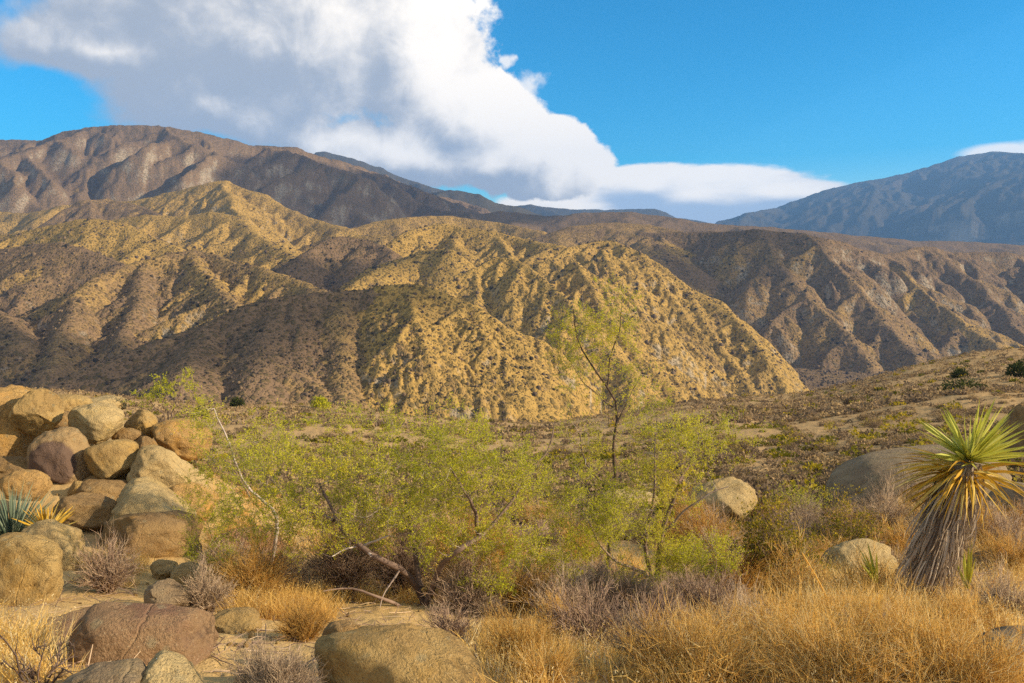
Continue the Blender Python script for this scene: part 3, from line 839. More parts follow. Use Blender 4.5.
B(163, 572, 14, 12, 7.6, G_PALE, 'small round grey stone under the brown bellied boulder', 29, 0, group=front)
B(189, 577, 16, 14, 7.3, G_PALE, 'small tan stone next to the round grey one', 30, 0, group=front)
B(405, 664, 84, 42, 4.4, G_TAN, 'wide flat topped boulder in front of the dead branch tangle', 31, 4, group=front, power=3.0, deep=0.7)
B(342, 655, 22, 32, 4.35, G_BROWN, 'dark brown block forming the shaded end of the flat topped boulder', 51, 6, group=front, power=3.0, deep=0.8)
B(236, 624, 25, 13, 6.0, G_TAN, 'low tan stone sunk in dry grass beyond the mauve dry bush', 32, 0, group=front)
B(1012, 660, 46, 22, 4.2, G_GREY, 'flat grey slab poking out of the straw near the grey dry bush', 33, -14, group=front)
B(862, 566, 36, 24, 8.0, G_PALE, 'pale sunlit boulder rising from the straw beside the splayed yucca shoot', 34, 0, group=front)
B(824, 570, 22, 13, 7.8, G_GREY, 'small grey boulder between the yellow green bush and the straw', 35, 0, group=front)
B(986, 566, 18, 14, 7.4, G_BROWN, 'small brown stone beside the young yucca shoot', 36, 0, group=front)
B(915, 484, 80, 30, 13.0, G_GREY, 'broad smooth grey brown boulder behind the yucca', 37, -10, group=front, rough=0.06)
B(1034, 440, 24, 34, 10.5, G_BROWN, 'upright brown boulder beyond the tips of the yucca crown', 38, 0, group=front)
B(1010, 503, 26, 20, 9.0, G_GREY, 'dark grey boulder seen under the yellow yucca leaves', 39, 0, group=front)
B(720, 508, 36, 24, 10.5, G_PALE, 'tan boulder half covered by the yellow green bush', 40, -20, group=front)
B(627, 505, 32, 13, 12.0, G_PALE, 'pale low rock seen through the thin stems of the tall sapling', 41, 0, group=front)
B(248, 550, 32, 20, 8.6, G_RED, 'reddish rock behind the tawny dry brush', 42, 0, group=front)
B(536, 592, 40, 12, 7.4, G_RED, 'flat reddish stone in the litter under the green branches', 43, 0, group=front)
# ------------------------------------------------------------------ plant materials
M_BARK = tone_material('bark', [(0.0, (0.07, 0.045, 0.035)), (0.5, (0.24, 0.165, 0.12)), (1.0, (0.52, 0.44, 0.37))], noise_scale=18)
M_TWIG = tone_material('dry_twig', [(0.0, (0.11, 0.07, 0.055)), (0.5, (0.30, 0.20, 0.14)), (1.0, (0.56, 0.41, 0.25))])
M_MAUVE = tone_material('mauve_twig', [(0.0, (0.12, 0.085, 0.062)), (0.5, (0.34, 0.24, 0.155)), (1.0, (0.58, 0.44, 0.27))])
M_LEAF = tone_material('acacia_leaf', [(0.0, (0.24, 0.28, 0.018)), (0.5, (0.56, 0.54, 0.03)), (1.0, (0.70, 0.60, 0.05))], translucent=0.5)
M_OLIVE = tone_material('creosote_leaf', [(0.0, (0.06, 0.07, 0.010)), (0.5, (0.22, 0.19, 0.014)), (1.0, (0.52, 0.36, 0.02))], translucent=0.35)
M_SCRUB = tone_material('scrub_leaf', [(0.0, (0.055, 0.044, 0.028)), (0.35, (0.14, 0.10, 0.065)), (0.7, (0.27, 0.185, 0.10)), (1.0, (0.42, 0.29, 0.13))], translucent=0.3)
M_DKGREEN = tone_material('dark_green_leaf', [(0.0, (0.02, 0.03, 0.008)), (0.6, (0.06, 0.075, 0.015)), (1.0, (0.11, 0.12, 0.025))], translucent=0.2)
M_STRAW = tone_material('straw', [(0.0, (0.26, 0.16, 0.075)), (0.4, (0.62, 0.385, 0.11)), (0.75, (0.80, 0.53, 0.14)), (1.0, (0.82, 0.68, 0.38))], translucent=0.5)
M_YUCCA = tone_material('yucca_leaf', [(0.0, (0.52, 0.40, 0.04)), (0.3, (0.36, 0.36, 0.04)), (0.7, (0.52, 0.50, 0.08)), (1.0, (0.70, 0.66, 0.20))], translucent=0.25, rough=0.5, spec=0.3)
M_YUCYEL = tone_material('yellow_yucca_leaf', [(0.0, (0.30, 0.15, 0.02)), (0.5, (0.60, 0.35, 0.03)), (1.0, (0.66, 0.52, 0.16))], translucent=0.25, rough=0.6)
M_YUCDEAD = tone_material('dead_yucca_leaf', [(0.0, (0.12, 0.085, 0.06)), (0.5, (0.34, 0.26, 0.18)), (1.0, (0.58, 0.47, 0.33))], translucent=0.1)
M_AGAVE = tone_material('agave_leaf', [(0.0, (0.06, 0.085, 0.05)), (0.5, (0.16, 0.21, 0.135)), (1.0, (0.30, 0.35, 0.24))], translucent=0.1, rough=0.6)

# ------------------------------------------------------------------ dry, leafless or scrubby bushes
def twig_mesh(mb, rg, rad, hgt, n_stem, n_side, r0=0.004, tone=(0.3, 0.8), lean=0.9, curl=0.15):
    """stems fanning up from one root, each with thin side twigs"""
    a = rg.uniform(0, 2 * math.pi, n_stem); q = np.sqrt(rg.uniform(0.0, 1, n_stem)) * lean
    tip = np.stack([np.cos(a) * rad * q, np.sin(a) * rad * q, hgt * np.sqrt(np.maximum(1 - (q * 0.8) ** 2, 0.1)) * rg.uniform(0.35, 1.15, n_stem) * (1 + 0.28 * np.sin(a * 2 + rad * 40) + 0.18 * np.sin(a * 3 + hgt * 70))], 1)
    base = tip * np.array([0.12, 0.12, 0]) + rg.normal(0, rad * 0.03, (n_stem, 3)) * np.array([1, 1, 0])
    K_ = 5; t = np.linspace(0, 1, K_)
    P = base[:, None] + (tip - base)[:, None] * t[None, :, None]
    P[..., 2] += (np.sin(t * math.pi) * 0.12)[None] * hgt
    P[:, 1:] += rg.normal(0, 1, (n_stem, K_ - 1, 3)) * curl * rad * 0.35 * t[None, 1:, None]
    tn = rg.uniform(*tone, n_stem)
    tubes(mb, P, r0 * (1 - 0.75 * t)[None] * rg.uniform(0.7, 1.3, n_stem)[:, None], 3, tn)
    if n_side:
        k = rg.integers(0, n_stem, n_stem * n_side); f = rg.uniform(0.25, 0.98, len(k))
        seg = np.minimum((f * (K_ - 1)).astype(int), K_ - 2); fr = f * (K_ - 1) - seg
        s0 = P[k, seg] * (1 - fr)[:, None] + P[k, seg + 1] * fr[:, None]
        d = unit(unit(P[k, seg + 1] - P[k, seg]) + rg.normal(0, 0.55, (len(k), 3)) + np.array([0, 0, 0.25]))
        L = rg.uniform(0.10, 0.32, len(k)) * max(rad, hgt)
        mid = s0 + d * L[:, None] * 0.5 + rg.normal(0, 0.04, (len(k), 3)) * L[:, None] * 2
        e = s0 + d * L[:, None] + np.array([0, 0, 0.1]) * L[:, None]
        Q = np.stack([s0, mid, e], 1)
        tubes(mb, Q, r0 * 0.5 * np.array([1, 0.7, 0.3])[None] * np.ones((len(k), 1)), 3, rg.uniform(*tone, len(k)))
        return P, e
    return P, tip

def dry_bush(px, py, D, rad, hgt, mat, label, seed, n=150, side=6, r0=0.004, tone=(0.2, 0.9), group='leafless dry bushes', name='dry_bush', leaf=None, **kw):
    rg = np.random.default_rng(seed)
    D0 = D; D = ground_hit(px, min(py, 715)); k_ = D / D0; rad *= k_; hgt *= k_; r0 *= min(k_, 1.0)
    p = at(px, py, D); p.z = ground_z(p.x, p.y) - 0.02
    mb = MB(); P, tips = twig_mesh(mb, rg, rad, hgt, n, side, r0, tone, **kw)
    if leaf is None:
        o = mb.build(name, mat); o.location = p
        return tag(o, label, 'dry bush', group)
    root = empty(name, p); tag(root, label, 'bush', group)
    mb.build('twigs', mat, root)
    lm, count, size, asp = leaf
    ml = MB()
    k = rg.integers(0, len(tips), count)
    ctr = tips[k] + rg.normal(0, 0.035, (count, 3)) * max(rad, hgt) * 0.9
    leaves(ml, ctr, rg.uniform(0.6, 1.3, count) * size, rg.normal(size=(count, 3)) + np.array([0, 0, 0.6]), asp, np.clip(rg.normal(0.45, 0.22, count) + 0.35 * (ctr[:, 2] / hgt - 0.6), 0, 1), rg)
    ml.build('foliage', lm, root)
    return root

db = dry_bush
db(108, 592, 7.0, 0.32, 0.42, M_TWIG, 'twiggy tan and grey bush in the hollow under the brown bellied boulder', 101, n=260, side=7, tone=(0.2, 1.0))
db(255, 606, 6.9, 0.46, 0.55, M_STRAW, 'tawny feathery dry bush below the reddish rock', 102, n=420, side=7, r0=0.003, tone=(0.15, 0.9))
db(205, 612, 6.6, 0.30, 0.33, M_MAUVE, 'grey leafless bush between the tawny bush and the small stones', 103, n=240, side=7)
db(345, 594, 6.7, 0.42, 0.60, M_TWIG, 'tall brown tangle of dead twigs below the white branch', 104, n=320, side=9, tone=(0.15, 0.9))
db(275, 700, 4.25, 0.32, 0.24, M_MAUVE, 'low mauve grey dry bush beside the flat topped boulder', 105, n=520, side=8, r0=0.0025)
db(402, 594, 6.6, 0.40, 0.52, M_TWIG, 'dark tangle of dead twigs behind the flat topped boulder', 106, n=320, side=8, tone=(0.05, 0.75))
db(520, 668, 5.2, 0.32, 0.36, M_STRAW, 'straw coloured feathery bush next to the flat topped boulder', 107, n=380, side=7, r0=0.0026)
db(590, 650, 5.6, 0.40, 0.40, M_TWIG, 'brown grey dead bush under the low green branches', 108, n=260, side=8, tone=(0.1, 0.8))
db(650, 672, 4.9, 0.32, 0.36, M_MAUVE, 'purple grey dead bush in front of the brown grey one', 109, n=300, side=8, tone=(0.05, 0.7))
db(705, 620, 6.6, 0.42, 0.36, M_TWIG, 'wide brown dry bush in front of the right hand green tree', 110, n=280, side=7, tone=(0.2, 0.9))
db(1005, 628, 5.3, 0.30, 0.34, M_MAUVE, 'grey mauve dry bush behind the flat grey slab', 111, n=360, side=8, r0=0.0026)
db(1010, 575, 7.0, 0.34, 0.36, M_STRAW, 'pale straw bush beyond the grey mauve one', 112, n=340, side=7, r0=0.003)
db(885, 535, 9.6, 0.5, 0.50, M_MAUVE, 'mauve brown leafless bush in front of the smooth boulder', 113, n=300, side=8)
db(905, 512, 11.3, 0.6, 0.5, M_TWIG, 'soft brown leafless bush against the broad smooth boulder', 114, n=300, side=8, tone=(0.4, 1.0))
db(38, 690, 3.35, 0.20, 0.26, M_BARK, 'sparse dark branched dead shrublet in the sand hollow', 115, n=14, side=7, r0=0.006, tone=(0.0, 0.4), curl=0.35)
db(690, 540, 9.8, 0.45, 0.5, M_STRAW, 'tan dry bush leaning on the tan boulder', 116, n=260, side=7, r0=0.004, tone=(0.2, 0.8))
db(560, 640, 6.0, 0.30, 0.32, M_STRAW, 'small yellow tuft like bush in the litter under the trees', 117, n=260, side=6, r0=0.003, tone=(0.4, 1.0))
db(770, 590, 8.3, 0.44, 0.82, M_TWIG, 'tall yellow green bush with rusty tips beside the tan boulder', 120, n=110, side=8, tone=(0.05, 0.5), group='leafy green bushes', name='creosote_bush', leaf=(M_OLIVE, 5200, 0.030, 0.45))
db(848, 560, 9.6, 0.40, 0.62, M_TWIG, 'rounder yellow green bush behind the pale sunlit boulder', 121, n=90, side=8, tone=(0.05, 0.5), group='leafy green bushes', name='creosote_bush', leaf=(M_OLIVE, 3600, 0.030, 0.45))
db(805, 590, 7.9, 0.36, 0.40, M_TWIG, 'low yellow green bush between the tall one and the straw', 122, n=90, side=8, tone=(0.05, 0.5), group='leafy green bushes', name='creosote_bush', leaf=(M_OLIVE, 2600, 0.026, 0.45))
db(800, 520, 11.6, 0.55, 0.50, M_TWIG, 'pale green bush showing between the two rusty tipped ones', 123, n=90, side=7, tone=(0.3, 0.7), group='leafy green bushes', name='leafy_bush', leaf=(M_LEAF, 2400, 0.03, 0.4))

db(470, 612, 6.5, 0.40, 0.40, M_TWIG, 'pale brown dead brush under the lying right hand limb of the low green tree', 130, n=260, side=7, tone=(0.3, 0.9))
db(305, 640, 5.6, 0.26, 0.26, M_STRAW, 'rusty straw tuft just beyond the low mauve dry bush', 131, n=260, side=6, r0=0.003, tone=(0.1, 0.6))
db(450, 640, 5.4, 0.24, 0.22, M_TWIG, 'small brown dry bush at the far right corner of the flat topped boulder', 132, n=200, side=6, tone=(0.2, 0.9))
db(740, 650, 5.2, 0.34, 0.30, M_MAUVE, 'pinkish dry bush sunk in the left edge of the straw', 133, n=280, side=8, r0=0.0026, tone=(0.4, 1.0))
db(620, 610, 6.7, 0.40, 0.36, M_MAUVE, 'grey brown dry bush under the many stemmed green tree', 134, n=240, side=7, tone=(0.1, 0.7))
db(545, 690, 3.9, 0.22, 0.26, M_STRAW, 'golden feathery tuft at the bottom edge below the dead bushes', 135, n=320, side=6, r0=0.002, tone=(0.4, 1.0))
db(235, 560, 8.6, 0.40, 0.42, M_STRAW, 'buff dry bush between the reddish rock and the boulder heap', 136, n=260, side=7, tone=(0.3, 0.9))
db(755, 640, 5.4, 0.30, 0.30, M_MAUVE, 'grey brown twiggy bush between the golden bushes below the pale stalk', 138, n=240, side=8, tone=(0.1, 0.8))
db(870, 655, 4.9, 0.26, 0.26, M_MAUVE, 'grey brown twiggy bush between the golden bushes left of the yucca foot', 139, n=220, side=8, tone=(0.1, 0.8))
db(660, 645, 5.4, 0.34, 0.34, M_TWIG, 'dark brown twiggy bush at the left end of the golden bushes', 140, n=240, side=8, tone=(0.05, 0.7))
db(980, 545, 8.6, 0.40, 0.40, M_STRAW, 'buff dry bush behind the dead leaf skirt of the yucca', 137, n=260, side=7, tone=(0.3, 0.9))

for k_, (px_, py_, r_, h_, lab_) in enumerate([
        (700, 690, 0.42, 0.26, 'feathery golden bush at the bottom edge, left end of the golden row'), (775, 668, 0.44, 0.25, 'feathery golden bush below the pale flower stalk'),
        (835, 690, 0.40, 0.26, 'feathery golden bush at the bottom edge below the young splayed shoot'), (905, 668, 0.42, 0.24, 'feathery golden bush right in front of the yucca trunk'),
        (950, 692, 0.38, 0.24, 'feathery golden bush at the bottom edge beside the flat grey slab'), (858, 632, 0.36, 0.22, 'feathery golden bush touching the left side of the yucca trunk'),
        (810, 630, 0.34, 0.22, 'smaller golden bush in front of the low yellow green bush'), (965, 640, 0.30, 0.20, 'smaller golden bush under the young upright shoot')]):
    db(px_, py_, ground_hit(px_, min(py_, 715)), r_, h_, M_STRAW, lab_, 150 + k_, n=420, side=7, r0=0.0021, tone=(0.35 + 0.1 * (k_ % 3), 1.0), curl=0.25, group='feathery golden bushes')

bush_protos = []
for k_, (m_, t_, n_) in enumerate([(M_TWIG, (0.2, 0.9), 150), (M_MAUVE, (0.2, 0.9), 150), (M_STRAW, (0.2, 0.8), 170), (M_TWIG, (0.4, 1.0), 120), (M_STRAW, (0.4, 1.0), 150)]):
    mb_ = MB(); twig_mesh(mb_, np.random.default_rng(170 + k_), 0.5, 0.42 + 0.05 * k_, n_, 8, 0.005, t_, curl=0.3)
    bush_protos.append((mb_, m_))
rg_b = np.random.default_rng(180); made_b = {}; nb = 0; spots_b = []
while nb < 90:
    px_ = rg_b.uniform(150, 1060); D_ = rg_b.uniform(6.2, 14.5); x_ = (px_ - 512) / F_PX * D_
    if px_ < 330 and D_ > 8.5: continue
    if 300 < px_ < 480 and D_ < 6.8: continue
    if any((x_ - q[0]) ** 2 + (D_ - q[1]) ** 2 < (q[2] + 0.2) ** 2 for q in BOULDERS): continue
    if any((x_ - q[0]) ** 2 + (D_ - q[1]) ** 2 < 0.22 ** 2 for q in spots_b): continue
    spots_b.append((x_, D_)); k_ = int(rg_b.integers(0, 5))
    if k_ not in made_b:
        o_b = bush_protos[k_][0].build('dry_bush', bush_protos[k_][1]); made_b[k_] = o_b
    else:
        o_b = made_b[k_].copy(); C.objects.link(o_b)
    s_b = rg_b.uniform(0.45, 1.05) * (0.75 + 0.03 * D_)
    o_b.location = (x_, D_, ground_z(x_, D_) - 0.02); o_b.rotation_euler = (rg_b.normal(0, 0.12), rg_b.normal(0, 0.12), rg_b.uniform(0, 6.28)); o_b.scale = (s_b, s_b * rg_b.uniform(0.8, 1.2), s_b * rg_b.uniform(0.7, 1.1))
    tag(o_b, 'knee high dry bush, one of many filling the ground around and behind the green trees', 'dry bush', 'dry brush between the green trees')
    nb += 1

# ------------------------------------------------------------------ small thorny trees
def limb_path(pts):
    return np.array([tuple(at(*p)) for p in pts])
def smooth_path(P, n):
    d = np.concatenate([[0], np.cumsum(np.linalg.norm(P[1:] - P[:-1], axis=1))]); q = np.linspace(0, d[-1], n)
    return np.stack([np.interp(q, d, P[:, i]) for i in range(3)], 1)

def tree(name, label, seed, base, limbs, blobs, n_twigs, n_leaf, leaf_size=0.017, mat=M_LEAF, tone_shift=0.0, up=0.4, group='thorny green desert trees'):
    """limbs: [(points, r0, r1, tone)]; blobs: [(px, py, D, rx, ry, rD, weight)] of crown"""
    rg = np.random.default_rng(seed)
    b0 = at(*base); b0.z = ground_z(b0.x, b0.y) - 0.05
    root = empty(name, b0); tag(root, label, 'tree', group)
    o_ = np.array(b0)
    nodes, nrad = [], []
    first = True
    for pts, r0, r1, tn in limbs:
        P = smooth_path(limb_path(pts), 14)
        if pts[0] == base: P[0] = o_
        L = np.linalg.norm(P[-1] - P[0])
        P[1:-1] += rg.normal(0, 0.012, (12, 3)) * L
        P = np.apply_along_axis(lambda v: np.convolve(np.pad(v, 1, mode='edge'), [0.25, 0.5, 0.25], 'valid'), 0, P)
        rad = np.linspace(r0, r1, 14) * rg.uniform(0.88, 1.12, 14)
        mb = MB(); tubes(mb, P[None], rad[None], 8, tn)
        mb.build('trunk' if first else 'limb', M_BARK, root, o_, smooth=True); first = False
        nodes.append(P[2:]); nrad.append(rad[2:])
    nodes = np.concatenate(nodes); nrad = np.concatenate(nrad)
    # crown points
    w = np.array([b[6] for b in blobs], float); w /= w.sum()
    pick = rg.choice(len(blobs), n_twigs, p=w)
    T = []
    for k in pick:
        px, py, D, rx, ry, rD, _ = blobs[k]
        v = unit(rg.normal(size=3)) * rg.uniform(0, 1) ** 0.4
        T.append(tuple(at(px + v[0] * rx, py + v[2] * ry, D + v[1] * rD)))
    T = np.array(T)
    dmin = np.array([np.min(np.linalg.norm(nodes - t, axis=1)) for t in T])
    paths, prad, tips, tdir = [], [], [], []
    for i in np.argsort(dmin):
        t = T[i]
        dd = np.linalg.norm(nodes - t, axis=1) + np.maximum(nodes[:, 2] - t[2], 0) * 0.6
        k = int(np.argmin(dd)); s = nodes[k]; d = t - s; L = np.linalg.norm(d)
        if L < 0.02: continue
        r0 = min(nrad[k] * 0.75, 0.0016 + 0.010 * L)
        u = np.linspace(0, 1, 6)
        Pp = s[None] + d[None] * u[:, None]
        Pp[:, 2] += np.sin(u * math.pi) * (-0.10 + 0.14 * rg.uniform()) * L
        Pp[1:-1] += rg.normal(0, 0.035, (4, 3)) * L
        rr_ = np.linspace(r0, 0.0011, 6)
        paths.append(Pp); prad.append(rr_)
        nodes = np.concatenate([nodes, Pp[2:]]); nrad = np.concatenate([nrad, rr_[2:]])
        tips.append(Pp[3:]); tdir.append(np.broadcast_to(d / L, (3, 3)))
    mb = MB(); tubes(mb, np.array(paths), np.array(prad), 4, np.clip(rg.normal(0.68, 0.22, len(paths)), 0, 1))
    mb.build('twigs', M_BARK, root, o_)
    # leaf sprays: short leafy shoots near every twig end
    tips = np.concatenate(tips); tdir = np.concatenate(tdir)
    n_sh = n_leaf // 14
    k = rg.integers(0, len(tips), n_sh)
    keep = fbm3(tips[k] * 2.1 + seed, 2, seed) > -0.02 - 0.30 * rg.uniform(size=n_sh)
    k = k[keep]; n_sh = len(k)
    sd = unit(tdir[k] * 0.6 + rg.normal(0, 0.6, (n_sh, 3)) + np.array([0, 0, up]))
    sl = rg.uniform(0.05, 0.15, n_sh)
    st = tips[k] + rg.normal(0, 0.02, (n_sh, 3))
    mb = MB()
    tubes(mb, np.stack([st, st + sd * sl[:, None] * 0.5, st + sd * sl[:, None]], 1), np.full((n_sh, 3), 0.0011), 3, 0.5)
    mb.build('shoots', M_BARK, root, o_)
    ml = MB()
    m_ = 14
    f = np.tile(np.linspace(0.1, 1.0, m_), n_sh); q = np.repeat(np.arange(n_sh), m_)
    ctr = st[q] + sd[q] * (sl[q] * f)[:, None] + rg.normal(0, 0.006, (len(q), 3))
    ld = sd[q] * 0.5 + rg.normal(0, 0.8, (len(q), 3))
    clump = fbm3(st * 1.6 + 3, 3, seed + 3)
    tn = np.clip(0.5 + tone_shift + 0.9 * clump[q] + rg.normal(0, 0.13, len(q)), 0, 1)
    leaves(ml, ctr, leaf_size * rg.uniform(0.6, 1.3, len(q)), ld, 0.42, tn, rg)
    ml.build('crown', mat, root, o_)
    return root

tree('catclaw_tree', 'wide low green tree sprawling from gnarled lying trunks behind the flat topped boulder', 201, (424, 612, 6.9),
     [([(424, 612, 6.9), (418, 585, 6.85), (395, 566, 6.55), (367, 552, 6.45), (335, 520, 6.9), (318, 480, 7.2)], 0.036, 0.010, 0.25),
      ([(372, 556, 6.47), (362, 546, 6.6), (345, 549, 6.5), (331, 557, 6.4)], 0.013, 0.004, 0.9),
      ([(362, 546, 6.6), (375, 541, 6.55), (390, 535, 6.5)], 0.012, 0.005, 0.9),
      ([(424, 612, 6.9), (441, 565, 6.65), (460, 548, 6.55), (480, 539, 6.8), (505, 510, 7.0), (530, 470, 7.2)], 0.034, 0.008, 0.35),
      ([(422, 590, 6.85), (413, 546, 7.1), (405, 500, 7.3), (410, 450, 7.5)], 0.026, 0.006, 0.2),
      ([(480, 539, 6.8), (476, 512, 6.7), (468, 498, 6.6), (452, 470, 6.6)], 0.022, 0.006, 0.3),
      ([(335, 521, 6.9), (300, 508, 7.1), (262, 470, 7.3)], 0.018, 0.005, 0.5),
      ([(424, 612, 6.9), (385, 600, 6.45), (350, 585, 6.5), (320, 592, 6.4)], 0.022, 0.004, 0.45),
      ([(400, 570, 6.55), (385, 592, 6.5), (378, 612, 6.4)], 0.009, 0.003, 0.7),
      ([(530, 470, 7.2), (548, 452, 7.3), (556, 420, 7.4)], 0.010, 0.004, 0.35)],
     [(300, 470, 7.2, 80, 48, 0.9, 2.2), (405, 470, 7.1, 95, 42, 0.9, 3.2), (365, 520, 6.8, 95, 32, 0.7, 2.6), (490, 478, 7.1, 70, 48, 0.8, 2.4),
      (508, 545, 6.9, 55, 24, 0.5, 1.1), (452, 545, 6.7, 45, 26, 0.5, 0.9), (430, 425, 7.4, 90, 22, 0.8, 0.8), (320, 420, 7.6, 70, 20, 0.8, 0.4), (490, 585, 6.6, 35, 10, 0.3, 0.35), (260, 520, 7.0, 45, 30, 0.6, 0.9), (320, 548, 6.6, 50, 18, 0.4, 0.35)],
     1250, 118000, leaf_size=0.017)
tree('catclaw_tree', 'small thin green tree with a pale bent branch beside the boulder heap', 202, (268, 575, 8.6),
     [((lambda a: [a, (278, 530, 8.6), (278, 508, 8.5), (262, 503, 8.5), (250, 497, 8.5), (240, 480, 8.5), (230, 440, 8.6), (214, 405, 8.7)])((268, 575, 8.6)), 0.026, 0.005, 0.85),
      ([(250, 497, 8.5), (235, 470, 8.4), (222, 462, 8.4)], 0.012, 0.004, 0.5),
      ([(262, 503, 8.5), (270, 470, 8.6), (282, 430, 8.7)], 0.012, 0.004, 0.4),
      ([(268, 575, 8.6), (240, 560, 8.5), (215, 545, 8.5), (205, 520, 8.5)], 0.014, 0.004, 0.4)],
     [(230, 450, 8.6, 45, 50, 0.7, 1.6), (212, 500, 8.4, 32, 34, 0.5, 1.6), (212, 560, 8.2, 28, 34, 0.4, 1.6), (258, 440, 8.7, 40, 40, 0.6, 1.0), (195, 420, 8.8, 30, 30, 0.5, 0.5)],
     340, 30000, tone_shift=-0.05)
tree('catclaw_sapling', 'tall spindly sapling with a dark forked stem standing above the other green trees', 203, (609, 525, 8.8),
     [([(609, 525, 8.8), (611, 485, 8.8), (617, 440, 8.8), (616, 420, 8.8), (612, 402, 8.8), (599, 378, 8.8), (584, 356, 8.8), (578, 330, 8.8), (574, 305, 8.8)], 0.022, 0.004, 0.05),
      ([(607, 388, 8.8), (610, 360, 8.75), (616, 340, 8.7), (622, 330, 8.7), (622, 296, 8.7)], 0.010, 0.003, 0.1),
      ([(614, 408, 8.8), (597, 395, 8.9), (584, 383, 8.9), (572, 365, 9.0)], 0.010, 0.003, 0.2),
      ([(616, 425, 8.8), (632, 392, 8.9), (645, 366, 9.0)], 0.009, 0.003, 0.2),
      ([(611, 485, 8.8), (594, 476, 8.7), (585, 460, 8.6), (578, 430, 8.6)], 0.012, 0.003, 0.2)],
     [(605, 318, 8.8, 38, 45, 0.4, 1.6), (572, 345, 8.9, 24, 38, 0.3, 1.3), (620, 380, 8.8, 45, 40, 0.5, 0.7), (640, 410, 8.9, 45, 35, 0.5, 1.2), (590, 440, 8.7, 40, 45, 0.5, 1.0), (570, 380, 8.9, 22, 20, 0.3, 0.5)],
     360, 30000, leaf_size=0.016, tone_shift=0.12)
tree('catclaw_tree', 'bushy green tree with several upright grey stems near the tall yellow green bush', 204, (655, 575, 7.8),
     [([(655, 575, 7.8), (661, 535, 7.8), (668, 510, 7.8), (676, 490, 7.8), (692, 460, 7.9), (702, 425, 8.0)], 0.032, 0.006, 0.3),
      ([(655, 575, 7.8), (640, 548, 7.7), (655, 500, 7.7), (652, 460, 7.7), (658, 415, 7.8)], 0.022, 0.005, 0.5),
      ([(661, 535, 7.8), (685, 510, 7.7), (712, 492, 7.7), (730, 486, 7.7)], 0.014, 0.005, 0.6),
      ([(655, 575, 7.8), (621, 567, 7.5), (600, 545, 7.4), (582, 510, 7.4)], 0.020, 0.005, 0.55),
      ([(655, 575, 7.8), (690, 562, 7.6), (715, 550, 7.6)], 0.016, 0.005, 0.4),
      ([(655, 575, 7.8), (625, 590, 7.3), (600, 600, 7.1)], 0.016, 0.006, 0.6)],
     [(675, 465, 7.8, 45, 48, 0.6, 2.2), (694, 558, 7.5, 52, 26, 0.5, 1.8), (640, 582, 7.3, 45, 22, 0.5, 1.3), (610, 530, 7.5, 55, 35, 0.6, 1.8), (575, 500, 7.6, 45, 42, 0.6, 1.5), (555, 560, 7.3, 40, 25, 0.4, 0.8), (720, 440, 8.0, 50, 30, 0.5, 0.5), (640, 500, 7.7, 40, 45, 0.5, 1.2)],
     900, 88000, leaf_size=0.017, tone_shift=0.06)
tree('catclaw_sapling', 'short bright green sapling standing just behind the boulder heap', 205, (168, 420, 15.0),
     [([(168, 420, 15.0), (165, 400, 15.0), (160, 375, 15.0)], 0.014, 0.004, 0.3), ([(168, 420, 15.0), (178, 398, 15.0), (186, 372, 15.0)], 0.012, 0.004, 0.3),
      ([(168, 420, 15.0), (150, 402, 15.0), (140, 388, 15.0)], 0.012, 0.004, 0.3)],
     [(165, 392, 15.0, 14, 22, 0.4, 1.0), (186, 388, 15.0, 12, 22, 0.4, 1.0), (145, 400, 15.0, 16, 14, 0.4, 0.6), (205, 405, 15, 16, 14, 0.4, 0.5)],
     110, 5600, leaf_size=0.028)
